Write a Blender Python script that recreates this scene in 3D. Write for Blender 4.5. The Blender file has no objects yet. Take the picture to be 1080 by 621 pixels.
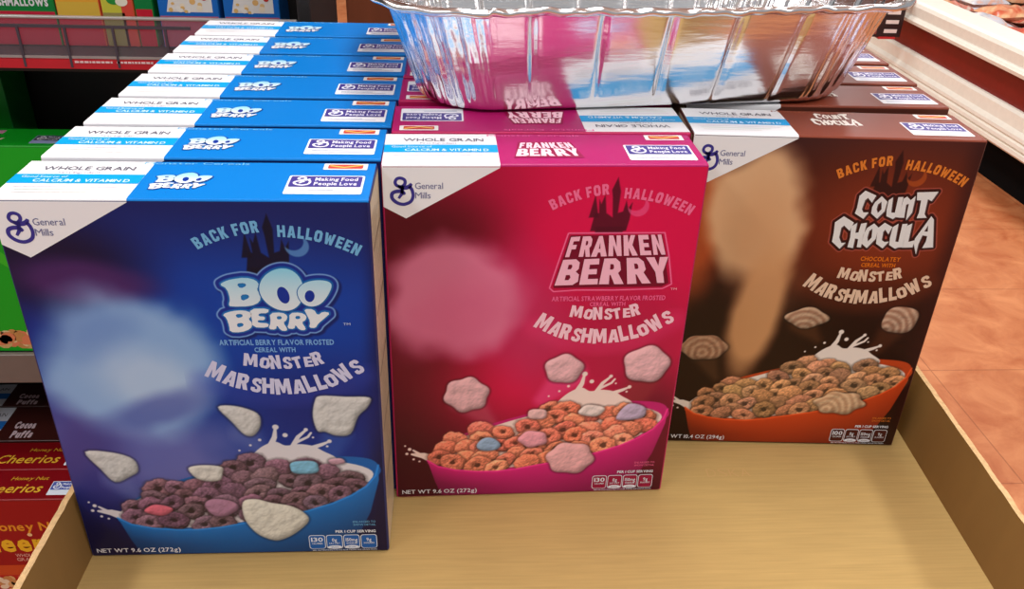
import bpy, math, random
import numpy as np
from mathutils import Vector, Matrix
from mathutils.geometry import tessellate_polygon

PI = math.pi
sc = bpy.context.scene
COL = sc.collection
BW, BD, BH = .192, .0527, .2527          # cereal carton width, depth, height (metres)
FLOOR = -.87                              # store floor below the tray bottom (z = 0)

# ------------------------------------------------------------------ basics
def lin(c):
    c = np.asarray(c, dtype=np.float64)
    return np.where(c <= .04045, c / 12.92, ((c + .055) / 1.055) ** 2.4)

def rgb(r, g, b):
    return tuple(float(v) for v in lin((r / 255, g / 255, b / 255)))

def link(o, parent=None):
    COL.objects.link(o)
    if parent: o.parent = parent
    return o

def tag(o, label=None, cat=None, group=None, kind=None):
    if label: o['label'] = label
    if cat: o['category'] = cat
    if group: o['group'] = group
    if kind: o['kind'] = kind
    return o

def empty(name, loc=(0, 0, 0), rz=0, label=None, cat=None, group=None):
    o = bpy.data.objects.new(name, None); o.empty_display_size = .05
    COL.objects.link(o); o.location = loc; o.rotation_euler = (0, 0, rz)
    return tag(o, label, cat, group)

def copy_tree(o, keep=None):
    r = o.copy(); COL.objects.link(r)
    for ch in o.children:
        if keep and ch.name.split('.')[0] not in keep: continue
        c = ch.copy(); COL.objects.link(c); c.parent = r
        for g in ch.children:
            d = g.copy(); COL.objects.link(d); d.parent = c
    return r

# ------------------------------------------------------------------ materials
def nodes(name):
    m = bpy.data.materials.new(name); m.use_nodes = True
    nt = m.node_tree; b = nt.nodes['Principled BSDF']
    return m, nt, b

def solid(name, col, rough=.5, metal=0, var=.06, scale=40, bump=0, spec=None):
    m, nt, b = nodes(name)
    n = nt.nodes.new('ShaderNodeTexNoise'); n.inputs['Scale'].default_value = scale; n.inputs['Detail'].default_value = 4
    tc = nt.nodes.new('ShaderNodeTexCoord'); nt.links.new(tc.outputs['Object'], n.inputs['Vector'])
    r = nt.nodes.new('ShaderNodeValToRGB')
    c = np.array(col)
    r.color_ramp.elements[0].color = (*(c * (1 - var)), 1); r.color_ramp.elements[1].color = (*np.minimum(c * (1 + var), 1), 1)
    r.color_ramp.elements[0].position = .3; r.color_ramp.elements[1].position = .7
    nt.links.new(n.outputs['Fac'], r.inputs['Fac']); nt.links.new(r.outputs['Color'], b.inputs['Base Color'])
    b.inputs['Roughness'].default_value = rough; b.inputs['Metallic'].default_value = metal
    if spec is not None: b.inputs['Specular IOR Level'].default_value = spec
    if bump:
        bp = nt.nodes.new('ShaderNodeBump'); bp.inputs['Strength'].default_value = bump; bp.inputs['Distance'].default_value = .002
        nt.links.new(n.outputs['Fac'], bp.inputs['Height']); nt.links.new(bp.outputs['Normal'], b.inputs['Normal'])
    return m

def print_material():
    m, nt, b = nodes('printed_paperboard')
    a = nt.nodes.new('ShaderNodeAttribute'); a.attribute_name = 'Col'
    nt.links.new(a.outputs['Color'], b.inputs['Base Color'])
    n = nt.nodes.new('ShaderNodeTexNoise'); n.inputs['Scale'].default_value = 14
    tc = nt.nodes.new('ShaderNodeTexCoord'); nt.links.new(tc.outputs['Object'], n.inputs['Vector'])
    bp = nt.nodes.new('ShaderNodeBump'); bp.inputs['Strength'].default_value = .25; bp.inputs['Distance'].default_value = .002
    nt.links.new(n.outputs['Fac'], bp.inputs['Height']); nt.links.new(bp.outputs['Normal'], b.inputs['Normal'])
    b.inputs['Roughness'].default_value = .36
    b.inputs['Specular IOR Level'].default_value = .28
    return m
M_PRINT = print_material()

def cardboard_material(name, col, line_axis='Y'):
    m, nt, b = nodes(name)
    tc = nt.nodes.new('ShaderNodeTexCoord')
    mp = nt.nodes.new('ShaderNodeMapping'); mp.inputs['Scale'].default_value = (22, 520, 60) if line_axis == 'Y' else (60, 30, 4)
    nt.links.new(tc.outputs['Object'], mp.inputs['Vector'])
    n = nt.nodes.new('ShaderNodeTexNoise'); n.inputs['Scale'].default_value = 1.0; n.inputs['Detail'].default_value = 5
    nt.links.new(mp.outputs['Vector'], n.inputs['Vector'])
    n2 = nt.nodes.new('ShaderNodeTexNoise'); n2.inputs['Scale'].default_value = 9; n2.inputs['Detail'].default_value = 6
    nt.links.new(tc.outputs['Object'], n2.inputs['Vector'])
    mx = nt.nodes.new('ShaderNodeMix'); mx.data_type = 'FLOAT'; mx.inputs[0].default_value = .45
    nt.links.new(n.outputs['Fac'], mx.inputs[2]); nt.links.new(n2.outputs['Fac'], mx.inputs[3])
    r = nt.nodes.new('ShaderNodeValToRGB'); c = np.array(col)
    r.color_ramp.elements[0].position = .3; r.color_ramp.elements[1].position = .7
    r.color_ramp.elements[0].color = (*(c * .86), 1); r.color_ramp.elements[1].color = (*np.minimum(c * 1.12, 1), 1)
    nt.links.new(mx.outputs[0], r.inputs['Fac']); nt.links.new(r.outputs['Color'], b.inputs['Base Color'])
    bp = nt.nodes.new('ShaderNodeBump'); bp.inputs['Strength'].default_value = .15; bp.inputs['Distance'].default_value = .001
    nt.links.new(n.outputs['Fac'], bp.inputs['Height']); nt.links.new(bp.outputs['Normal'], b.inputs['Normal'])
    b.inputs['Roughness'].default_value = .8; b.inputs['Specular IOR Level'].default_value = .2
    return m

# ------------------------------------------------------------------ mesh helpers
def mesh_obj(name, V, F, mats, parent=None, midx=None, smooth=False, col=None):
    me = bpy.data.meshes.new(name)
    me.from_pydata([tuple(map(float, v)) for v in V], [], [tuple(map(int, f)) for f in F])
    if not isinstance(mats, (list, tuple)): mats = [mats]
    for m in mats: me.materials.append(m)
    if midx is not None: me.polygons.foreach_set('material_index', np.array(midx, dtype=np.int32))
    if smooth: me.polygons.foreach_set('use_smooth', np.ones(len(me.polygons), dtype=bool))
    if col is not None:
        a = me.color_attributes.new('Col', 'FLOAT_COLOR', 'POINT')
        c = np.ones((len(V), 4), dtype=np.float32); c[:, :3] = lin(np.array(col))
        a.data.foreach_set('color', c.ravel())
    me.update()
    return link(bpy.data.objects.new(name, me), parent)

class MB:
    """collects solid pieces of ONE part"""
    def __init__(s): s.V = []; s.F = []; s.M = []
    def add(s, V, F, m=0):
        o = len(s.V); s.V += [tuple(v) for v in V]; s.F += [tuple(i + o for i in f) for f in F]; s.M += [m] * len(F); return s
    def box(s, x0, y0, z0, x1, y1, z1, b=0, m=0):
        if b <= 0:
            V = [(x, y, z) for z in (z0, z1) for y in (y0, y1) for x in (x0, x1)]
            F = [(0, 2, 3, 1), (4, 5, 7, 6), (0, 1, 5, 4), (2, 6, 7, 3), (0, 4, 6, 2), (1, 3, 7, 5)]
            return s.add(V, F, m)
        V = []; F = []
        # bevelled box through three nested axis faces
        import bmesh
        bm = bmesh.new(); bmesh.ops.create_cube(bm, size=1)
        for v in bm.verts:
            v.co = Vector(((x0 + x1) / 2 + v.co.x * (x1 - x0), (y0 + y1) / 2 + v.co.y * (y1 - y0), (z0 + z1) / 2 + v.co.z * (z1 - z0)))
        bmesh.ops.bevel(bm, geom=bm.edges[:], offset=b, segments=3, profile=.5, affect='EDGES')
        bm.verts.index_update()
        V = [v.co[:] for v in bm.verts]; F = [[v.index for v in f.verts] for f in bm.faces]; bm.free()
        return s.add(V, F, m)
    def prism_y(s, prof, y0, y1, m=0):
        n = len(prof)
        V = [(x, y0, z) for x, z in prof] + [(x, y1, z) for x, z in prof]
        F = [(i, (i + 1) % n, (i + 1) % n + n, i + n) for i in range(n)] + [tuple(range(n))[::-1], tuple(range(n, 2 * n))]
        return s.add(V, F, m)
    def tube(s, p, q, r, n=10, m=0):
        p = Vector(p); q = Vector(q); d = (q - p).normalized()
        a = d.orthogonal().normalized(); b = d.cross(a)
        V = [c + (a * math.cos(t) + b * math.sin(t)) * r for c in (p, q) for t in [2 * PI * i / n for i in range(n)]]
        F = [(i, (i + 1) % n, (i + 1) % n + n, i + n) for i in range(n)] + [tuple(range(n))[::-1], tuple(range(n, 2 * n))]
        return s.add(V, F, m)
    def build(s, name, mats, parent=None, smooth=False):
        return mesh_obj(name, s.V, s.F, mats, parent, s.M, smooth)

# ------------------------------------------------------------------ flat printed artwork
class Art:
    """flat coloured shapes in millimetres on a plane; each layer a hair above the last"""
    def __init__(s): s.V = []; s.C = []; s.F = []
    def tri(s, V2, F, col, layer):
        o = len(s.V)
        for x, z in V2:
            s.V.append((x, z, layer)); s.C.append(col(x, z) if callable(col) else col)
        s.F += [tuple(i + o for i in f) for f in F]
    def poly(s, pts, col, layer=0, holes=()):
        loops = [list(pts)] + [list(h) for h in holes]
        tr = tessellate_polygon([[Vector((x, z, 0)) for x, z in l] for l in loops])
        V2 = [p for l in loops for p in l]
        s.tri(V2, tr, col, layer)
    def ell(s, cx, cz, rx, rz, col, layer=0, n=24, a=0):
        ca, sa = math.cos(a), math.sin(a)
        s.poly([(cx + rx * math.cos(t) * ca - rz * math.sin(t) * sa, cz + rx * math.cos(t) * sa + rz * math.sin(t) * ca) for t in [2 * PI * i / n for i in range(n)]], col, layer)
    def rect(s, x0, z0, x1, z1, col, layer=0, r=0):
        s.poly(rrect(x0, z0, x1, z1, r), col, layer)
    def stroke(s, pts, ws, col, layer=0):
        V = []; n = len(pts)
        for i in range(n):
            a = pts[max(i - 1, 0)]; b = pts[min(i + 1, n - 1)]
            dx, dz = b[0] - a[0], b[1] - a[1]; L = math.hypot(dx, dz) or 1
            w = (ws[i] if hasattr(ws, '__len__') else ws) / 2
            V += [(pts[i][0] - dz / L * w, pts[i][1] + dx / L * w), (pts[i][0] + dz / L * w, pts[i][1] - dx / L * w)]
        F = [(2 * i, 2 * i + 1, 2 * i + 3, 2 * i + 2) for i in range(n - 1)]
        s.tri(V, F, col, layer)
    def build(s, name, place, parent, **kw):
        V = [place(*v) for v in s.V]
        F = []
        for f in s.F:       # consistent facing
            F.append(f)
        return mesh_obj(name, V, F, M_PRINT, parent, col=[tuple(c / 255 for c in cc) for cc in s.C])

def rrect(x0, z0, x1, z1, r):
    if r <= 0: return [(x0, z0), (x1, z0), (x1, z1), (x0, z1)]
    P = []
    for cx, cz, a0 in ((x1 - r, z0 + r, -PI / 2), (x1 - r, z1 - r, 0), (x0 + r, z1 - r, PI / 2), (x0 + r, z0 + r, PI)):
        P += [(cx + r * math.cos(a0 + k * PI / 8), cz + r * math.sin(a0 + k * PI / 8)) for k in range(5)]
    return P

EPS = .00012
def front(x, z, l): return (x / 1000 - BW / 2, -BD / 2 - EPS * (l + 1), z / 1000)
def topf(x, y, l): return (x / 1000 - BW / 2, y / 1000 - BD / 2, BH + EPS * (l + 1))

# ---- letters from the built-in font
_gl = {}
def glyph(ch, off=0.0, res=3):
    k = (ch, round(off, 4), res)
    if k not in _gl:
        cu = bpy.data.curves.new('g', 'FONT'); cu.body = ch; cu.size = 1; cu.offset = off; cu.resolution_u = res
        ob = bpy.data.objects.new('g', cu); COL.objects.link(ob)
        bpy.context.view_layer.update()
        dg = bpy.context.evaluated_depsgraph_get()
        me = bpy.data.meshes.new_from_object(ob.evaluated_get(dg))
        V = [(v.co.x, v.co.y) for v in me.vertices]; F = [tuple(p.vertices) for p in me.polygons]
        bpy.data.objects.remove(ob); bpy.data.curves.remove(cu); bpy.data.meshes.remove(me)
        if V:
            x0 = min(v[0] for v in V); x1 = max(v[0] for v in V)
        else: x0 = 0; x1 = .28
        _gl[k] = (V, F, x0, x1)
    return _gl[k]
CAP = max(v[1] for v in glyph('H')[0])

BLOCK = {
 'F': (.62, [(0,0),(0,1),(1,1),(1,.78),(.42,.78),(.42,.6),(.85,.6),(.85,.38),(.42,.38),(.42,0)], []),
 'R': (.74, [(0,0),(0,1),(.72,1),(.95,.85),(.95,.55),(.8,.43),(1,0),(.62,0),(.45,.36),(.40,.36),(.40,0)], [[(.40,.78),(.55,.78),(.6,.72),(.6,.62),(.54,.57),(.40,.57)]]),
 'A': (.78, [(0,0),(.3,1),(.7,1),(1,0),(.64,0),(.58,.2),(.42,.2),(.36,0)], [[(.44,.38),(.56,.38),(.5,.70)]]),
 'N': (.76, [(0,0),(0,1),(.36,1),(.64,.45),(.64,1),(1,1),(1,0),(.66,0),(.36,.55),(.36,0)], []),
 'K': (.74, [(0,0),(0,1),(.37,1),(.37,.62),(.62,1),(1,1),(.68,.52),(1,0),(.6,0),(.37,.4),(.37,0)], []),
 'E': (.62, [(0,0),(0,1),(1,1),(1,.78),(.42,.78),(.42,.6),(.9,.6),(.9,.4),(.42,.4),(.42,.22),(1,.22),(1,0)], []),
 'B': (.72, [(0,0),(0,1),(.72,1),(.95,.87),(.95,.62),(.82,.52),(1,.4),(1,.13),(.78,0)], [[(.38,.8),(.55,.8),(.6,.72),(.55,.62),(.38,.62)], [(.38,.4),(.56,.4),(.62,.3),(.56,.2),(.38,.2)]]),
 'Y': (.74, [(0,1),(.38,1),(.5,.66),(.62,1),(1,1),(.68,.42),(.68,0),(.32,0),(.32,.42)], []),
 'C': (.70, [(.2,0),(0,.18),(0,.82),(.2,1),(.8,1),(1,.82),(1,.64),(.64,.64),(.62,.78),(.38,.78),(.36,.7),(.36,.3),(.38,.22),(.62,.22),(.64,.36),(1,.36),(1,.18),(.8,0)], []),
 'O': (.74, [(.22,0),(0,.2),(0,.8),(.22,1),(.78,1),(1,.8),(1,.2),(.78,0)], [[(.36,.3),(.36,.7),(.5,.78),(.64,.7),(.64,.3),(.5,.22)]]),
 'H': (.74, [(0,0),(0,1),(.34,1),(.34,.62),(.66,.62),(.66,1),(1,1),(1,0),(.66,0),(.66,.38),(.34,.38),(.34,0)], []),
 'L': (.60, [(0,0),(0,1),(.42,1),(.42,.26),(1,.26),(1,0)], []),
 'W': (1.0, [(0,1),(.27,1),(.35,.45),(.42,.85),(.58,.85),(.65,.45),(.73,1),(1,1),(.82,0),(.58,0),(.5,.42),(.42,0),(.18,0)], []),
 'M': (1.0, [(0,0),(.04,1),(.34,1),(.5,.5),(.66,1),(.96,1),(1,0),(.74,0),(.72,.55),(.58,.1),(.42,.1),(.28,.55),(.26,0)], []),
 'S': (.70, [(.05,.3),(.38,.34),(.42,.22),(.6,.22),(.62,.34),(.5,.42),(.15,.55),(.03,.72),(.1,.9),(.3,1),(.72,1),(.92,.88),(.97,.7),(.64,.66),(.58,.78),(.42,.78),(.38,.68),(.5,.6),(.85,.48),(.98,.3),(.9,.1),(.7,0),(.28,0),(.08,.1)], []),
 'T': (.68, [(.32,0),(.32,.76),(0,.76),(0,1),(1,1),(1,.76),(.68,.76),(.68,0)], [])}
def block(ch):
    k = ('blk', ch)
    if k not in _gl:
        w, o, hs = BLOCK[ch]
        tr = tessellate_polygon([[Vector((x, y, 0)) for x, y in l] for l in [o] + hs])
        V = [(x * w * CAP, y * CAP) for l in [o] + hs for x, y in l]
        _gl[k] = (V, [tuple(f) for f in tr], 0, w * CAP)
    return _gl[k]

def layout(text, off=0, res=3, gap=.07):
    """[(glyph, pen x, width)] for a line of text in em units"""
    out = []; x = 0
    for ch in text:
        if ch == ' ': x += .26; continue
        g = block(ch) if off == 'B' else glyph(ch, off, res); w = g[3] - g[2]
        out.append((g, x - g[2], w)); x += w + gap
    return out, x - gap

def text(art, s, x, z, cap, width=None, col=(255, 255, 255), layer=0, off=0, res=2, align='c', slant=0, gap=.07, rot=0):
    """one straight line; x,z = centre (or left) of the base line, cap height and total width in mm"""
    L, W = layout(s, off, res, gap)
    sy = cap / CAP; sx = (width / W) if width else sy
    x0 = -W * sx / 2 if align == 'c' else 0
    cr, sr = math.cos(rot), math.sin(rot)
    for g, pen, w in L:
        V2 = []
        for gx, gy in g[0]:
            u = x0 + (pen + gx) * sx + slant * gy * sy; v = gy * sy
            V2.append((x + u * cr - v * sr, z + u * sr + v * cr))
        art.tri(V2, g[1], col, layer)

def arc_text(art, s, cx, cz, R, a_mid, cap, arclen, col, layer=0, off=0, up=True, jitter=None, sizes=None, res=2, gap=.07):
    """letters along a circle. up: letters stand outside the circle (arch); else they hang in a smile"""
    L, W = layout(s, off, res, gap); sy = cap / CAP; sx = arclen / W
    for i, (g, pen, w) in enumerate(L):
        mid = (pen + g[2] + w / 2 - W / 2) * sx / R
        a = a_mid - mid if up else a_mid + mid
        px, pz = cx + R * math.cos(a), cz + R * math.sin(a)
        t = a - PI / 2 if up else a + PI / 2
        j = (jitter[i % len(jitter)] if jitter else 0); k = (sizes[i % len(sizes)] if sizes else 1)
        t += j; cr, sr = math.cos(t), math.sin(t)
        V2 = [(px + (gx - g[2] - w / 2) * sx * cr - gy * sy * k * sr, pz + (gx - g[2] - w / 2) * sx * sr + gy * sy * k * cr) for gx, gy in g[0]]
        art.tri(V2, g[1], col, layer)

def quad_glyph(art, ch, TL, TR, BR, BL, col, layer, off):
    V, F, x0, x1 = block(ch) if off == 'B' else glyph(ch, off, 4)
    y0 = min(v[1] for v in V); y1 = max(v[1] for v in V); V2 = []
    for gx, gy in V:
        s = (gx - x0) / (x1 - x0); t = (gy - y0) / (y1 - y0)
        V2.append(tuple((BL[i] * (1 - s) + BR[i] * s) * (1 - t) + (TL[i] * (1 - s) + TR[i] * s) * t for i in (0, 1)))
    art.tri(V2, F, col, layer)
    return V2, F

def chaikin(P, n=1):
    for _ in range(n):
        Q = []
        for i in range(len(P)):
            a = P[i]; b = P[(i + 1) % len(P)]
            Q += [(a[0] * .75 + b[0] * .25, a[1] * .75 + b[1] * .25), (a[0] * .25 + b[0] * .75, a[1] * .25 + b[1] * .75)]
        P = Q
    return P

def catmull(P, n=6, closed=False):
    out = []; N = len(P)
    for i in range(N if closed else N - 1):
        p0 = P[(i - 1) % N] if closed or i > 0 else P[0]; p1 = P[i]; p2 = P[(i + 1) % N]; p3 = P[(i + 2) % N] if closed or i + 2 < N else P[-1]
        for k in range(n):
            t = k / n
            out.append(tuple(.5 * (2 * p1[j] + (p2[j] - p0[j]) * t + (2 * p0[j] - 5 * p1[j] + 4 * p2[j] - p3[j]) * t * t + (3 * p1[j] - p0[j] - 3 * p2[j] + p3[j]) * t ** 3) for j in (0, 1)))
    if not closed: out.append(P[-1])
    return out

# flattening of the artwork seen at an angle: 3x3 maps from drawing units to carton millimetres
HM = {'B': [0.415366, -0.1217751, 31.05658, -0.01126422, -0.5952151, 350.6893, -5.52984e-05, -0.0005090664, 1.0],
      'F': [0.4736119, -0.02280156, -186.117, -0.01851984, -0.6347769, 341.2272, -7.444868e-05, -0.0005029111, 1.0],
      'C': [0.5647793, 0.07855067, -424.1658, 0.01490787, -0.7177875, 323.6214, -4.1881e-06, -0.0005212466, 1.0]}
def flat(w, pts, s=1, ox=0, oy=0):
    h = HM[w]; out = []
    for u, v in pts:
        u = ox + u / s; v = oy + v / s; d = h[6] * u + h[7] * v + h[8]
        out.append(((h[0] * u + h[1] * v + h[2]) / d, (h[3] * u + h[4] * v + h[5]) / d))
    return out

# ------------------------------------------------------------------ painted picture on a fine vertex grid
RES = .42
NX = int(round((BW * 1000 - 2.4) / RES)) + 1; NZ = int(round((BH * 1000 - 2.4) / RES)) + 1
XS = np.linspace(1.2, BW * 1000 - 1.2, NX); ZS = np.linspace(1.2, BH * 1000 - 1.2, NZ)
GX, GZ = np.meshgrid(XS, ZS)

def sstep(a, b, x):
    t = np.clip((x - a) / (b - a), 0, 1); return t * t * (3 - 2 * t)

def vn(X, Y, scale, seed):
    rs = np.random.RandomState(seed); T = rs.rand(64, 64)
    x = X / scale + 1000; y = Y / scale + 1000
    xi = np.floor(x).astype(int); yi = np.floor(y).astype(int); fx = x - xi; fy = y - yi
    fx = fx * fx * (3 - 2 * fx); fy = fy * fy * (3 - 2 * fy)
    g = lambda i, j: T[(xi + i) % 64, (yi + j) % 64]
    return (g(0, 0) * (1 - fx) + g(1, 0) * fx) * (1 - fy) + (g(0, 1) * (1 - fx) + g(1, 1) * fx) * fy

def fbm(X, Y, scale, seed, o=3):
    r = 0; a = 1; t = 0
    for k in range(o): r = r + a * vn(X, Y, scale / 2 ** k, seed + k); t += a; a *= .5
    return r / t

def sdf(X, Z, loops):
    """signed distance (mm), negative inside, even-odd over closed loops"""
    d = np.full(X.shape, 1e9); par = np.zeros(X.shape, bool)
    for P in loops:
        n = len(P)
        for i in range(n):
            ax, az = P[i]; bx, bz = P[(i + 1) % n]
            ex, ez = bx - ax, bz - az; L = ex * ex + ez * ez
            if L < 1e-9: continue
            t = np.clip(((X - ax) * ex + (Z - az) * ez) / L, 0, 1)
            d = np.minimum(d, (X - ax - ex * t) ** 2 + (Z - az - ez * t) ** 2)
            if az != bz:
                c = ((az > Z) != (bz > Z)) & (X < ex * (Z - az) / ez + ax)
                par ^= c
    d = np.sqrt(d)
    return np.where(par, -d, d)

class Canvas:
    def __init__(s, base):
        s.C = np.zeros((NZ, NX, 3)); s.C[:] = np.array(base) / 255; s.ID = np.zeros((NZ, NX), np.int32)
    def win(s, x0, z0, x1, z1, pad=4):
        i0 = np.searchsorted(XS, x0 - pad); i1 = np.searchsorted(XS, x1 + pad)
        j0 = np.searchsorted(ZS, z0 - pad); j1 = np.searchsorted(ZS, z1 + pad)
        return (slice(max(j0, 0), max(j1, 1)), slice(max(i0, 0), max(i1, 1)))
    def mix(s, sl, m, col, id=None):
        c = np.array(col, dtype=float) / 255 if np.ndim(col) == 1 else col
        s.C[sl] = s.C[sl] * (1 - m[..., None]) + c * m[..., None]
        if id is not None: s.ID[sl] = np.where(m > .5, id, s.ID[sl])
    def glow(s, cx, cz, rx, rz, col, a=1, ang=0, soft=1.0, warp=0, seed=1):
        dx = GX - cx; dz = GZ - cz; ca, sa = math.cos(ang), math.sin(ang)
        u = (dx * ca + dz * sa) / rx; v = (-dx * sa + dz * ca) / rz
        r = np.hypot(u, v)
        if warp: r = r + warp * (fbm(GX, GZ, 34, seed) - .5) * 2
        m = a * (1 - sstep(1 - soft * .5, 1 + soft * .5, r))
        s.mix((slice(None), slice(None)), m, col)
    def poly(s, P, col, id=None, soft=.35, a=1, grow=0):
        xs = [p[0] for p in P]; zs = [p[1] for p in P]; sl = s.win(min(xs), min(zs), max(xs), max(zs), 4 + soft + grow)
        d = sdf(GX[sl], GZ[sl], [P]) - grow
        s.mix(sl, a * (1 - sstep(-soft, soft, d)), col, id); return sl, d
    def loops(s, LL, col, grow=0, soft=.35, a=1, dx=0, dz=0):
        xs = [p[0] for l in LL for p in l]; zs = [p[1] for l in LL for p in l]
        sl = s.win(min(xs) + dx, min(zs) + dz, max(xs) + dx, max(zs) + dz, 3 + grow + soft)
        d = np.full(GX[sl].shape, 1e9)
        for P in LL: d = np.minimum(d, sdf(GX[sl] - dx, GZ[sl] - dz, [P]))
        s.mix(sl, a * (1 - sstep(grow - soft, grow + soft, d)), col)
    def disc(s, x, z, r, col, id=None, a=1):
        sl = s.win(x - r, z - r, x + r, z + r, 2)
        s.mix(sl, a * (1 - sstep(r - .4, r + .4, np.hypot(GX[sl] - x, GZ[sl] - z))), col, id)
    def line(s, P, w0, w1, col, id=None, a=1, soft=.35):
        n = len(P) - 1
        xs = [p[0] for p in P]; zs = [p[1] for p in P]; sl = s.win(min(xs), min(zs), max(xs), max(zs), max(w0, w1) + 2)
        X, Z = GX[sl], GZ[sl]; best = np.full(X.shape, 1e9)
        for i in range(n):
            ax, az = P[i]; bx, bz = P[i + 1]; ex, ez = bx - ax, bz - az; L = ex * ex + ez * ez + 1e-9
            t = np.clip(((X - ax) * ex + (Z - az) * ez) / L, 0, 1)
            w = w0 + (w1 - w0) * (i + t) / n
            best = np.minimum(best, np.hypot(X - ax - ex * t, Z - az - ez * t) - w)
        s.mix(sl, a * (1 - sstep(-soft, soft, best)), col, id)
    def ring(s, cx, cz, rx, rz, ang, base, seed, id=None, rough=.16, hole=True):
        """picture of one frosted cereal ring"""
        R = max(rx, rz); sl = s.win(cx - R, cz - R, cx + R, cz + R, 2.5)
        X, Z = GX[sl], GZ[sl]
        if X.size == 0: return
        dx = X - cx; dz = Z - cz; ca, sa = math.cos(ang), math.sin(ang)
        u = (dx * ca + dz * sa) / rx; v = (-dx * sa + dz * ca) / rz
        n = fbm(X, Z, 3.2, seed); n2 = fbm(X, Z, 1.3, seed + 9, 2)
        rho = np.hypot(u, v) + .26 * (n - .5)
        if hole:
            t = (rho - .58) / .44; h = np.sqrt(np.clip(1 - t * t, 0, 1))
        else: h = np.sqrt(np.clip(1 - rho * rho, 0, 1)); t = rho
        H = h * 2.8 + n2 * rough * 3 + n * 1.2
        gz, gx = np.gradient(H, RES)
        nz = 1 / np.sqrt(1 + gx * gx + gz * gz)
        lam = np.clip((gx * .35 - gz * .62 + .72) * nz, 0, 1.3)
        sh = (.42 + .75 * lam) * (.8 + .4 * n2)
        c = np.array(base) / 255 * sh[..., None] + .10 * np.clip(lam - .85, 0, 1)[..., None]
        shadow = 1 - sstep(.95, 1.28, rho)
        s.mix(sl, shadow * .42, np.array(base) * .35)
        al = (1 - sstep(.92, 1.04, rho))
        if hole:
            s.mix(sl, al, np.array(base) * .42, id); al = al * sstep(.14, .26, rho)
        s.mix(sl, al, np.clip(c, 0, 1), id)
    nm = 1
    def blob(s, P, base, seed, id=None, dome=5, grain=.10, soft=.5, bands=None, a=1):
        """picture of one marshmallow"""
        s.nm += 1; id = s.nm
        xs = [p[0] for p in P]; zs = [p[1] for p in P]; sl = s.win(min(xs), min(zs), max(xs), max(zs), 4)
        X, Z = GX[sl], GZ[sl]
        d = -sdf(X, Z, [P]); n = fbm(X, Z, 5, seed); n2 = fbm(X, Z, 1.6, seed + 5, 2)
        k = np.clip(d / dome, 0, 1); H = np.sqrt(1 - (1 - k) ** 2) * dome * .7 + n * 1.8 + n2 * grain * 1.6
        gz, gx = np.gradient(H, RES); nz = 1 / np.sqrt(1 + gx * gx + gz * gz)
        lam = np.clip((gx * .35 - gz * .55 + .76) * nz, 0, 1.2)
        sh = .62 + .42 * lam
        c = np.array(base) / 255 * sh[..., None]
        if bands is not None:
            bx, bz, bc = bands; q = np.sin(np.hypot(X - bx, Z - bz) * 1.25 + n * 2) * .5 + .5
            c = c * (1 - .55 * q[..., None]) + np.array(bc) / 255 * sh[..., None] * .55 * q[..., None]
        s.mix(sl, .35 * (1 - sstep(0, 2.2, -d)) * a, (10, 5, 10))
        s.mix(sl, a * sstep(-soft, soft, d), np.clip(c, 0, 1), id)
    def build(s, names, parent):
        """grid mesh of the whole face, cut into one mesh per printed picture"""
        V = np.stack([GX / 1000 - BW / 2, np.full(GX.shape, -BD / 2 - EPS), GZ / 1000], -1).reshape(-1, 3)
        Cc = lin(np.clip(s.C, 0, 1)).reshape(-1, 3)
        idx = np.arange(NX * NZ).reshape(NZ, NX)
        Q = np.stack([idx[:-1, :-1], idx[:-1, 1:], idx[1:, 1:], idx[1:, :-1]], -1).reshape(-1, 4)
        qid = s.ID[:-1, :-1].reshape(-1)
        for k, nm in enumerate(names):
            q = Q[qid == k]
            if len(q) == 0: continue
            used, inv = np.unique(q, return_inverse=True); inv = inv.reshape(-1)
            me = bpy.data.meshes.new(nm)
            me.vertices.add(len(used)); me.vertices.foreach_set('co', V[used].astype(np.float32).ravel())
            me.loops.add(len(inv)); me.loops.foreach_set('vertex_index', inv.astype(np.int32))
            me.polygons.add(len(q)); me.polygons.foreach_set('loop_start', (np.arange(len(q)) * 4).astype(np.int32))
            me.update(calc_edges=True)
            a = me.color_attributes.new('Col', 'FLOAT_COLOR', 'POINT'); c = np.ones((len(used), 4), np.float32); c[:, :3] = Cc[used]
            a.data.foreach_set('color', c.ravel()); me.materials.append(M_PRINT); me.update()
            link(bpy.data.objects.new(nm, me), parent)

def lobed(cx, cz, rx, rz, n, depth, ang=0, seed=0):
    rs = random.Random(seed); ph = rs.random() * 6
    return [(cx + rx * (1 + depth * math.cos(n * t + ph) + .03 * math.sin(2 * t + seed)) * math.cos(t + ang), cz + rz * (1 + depth * math.cos(n * t + ph)) * math.sin(t + ang)) for t in [2 * PI * i / 48 for i in range(48)]]

# ------------------------------------------------------------------ artwork shared by the three cartons
MOUND = [(25.6, 33.5), (33, 46.6), (42.7, 57), (58.9, 65), (71.8, 64), (91, 69.4), (98, 79), (109, 81), (125.5, 79.7), (153.8, 80.5), (162.7, 76), (174.1, 72), (181.3, 64.2)]
RIM = [(22.6, 33.5), (30, 27.8), (42.4, 24.2), (57, 22.4), (71, 22.2), (85, 23.8), (98.9, 26.8), (120, 31.0), (142.5, 37.2), (158, 43), (170.3, 49.6), (180, 57), (186, 65.5)]
def rim_z(x): return float(np.interp(x, [p[0] for p in RIM], [p[1] for p in RIM]))
def mound_z(x): return float(np.interp(x, [p[0] for p in MOUND], [p[1] for p in MOUND]))

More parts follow.
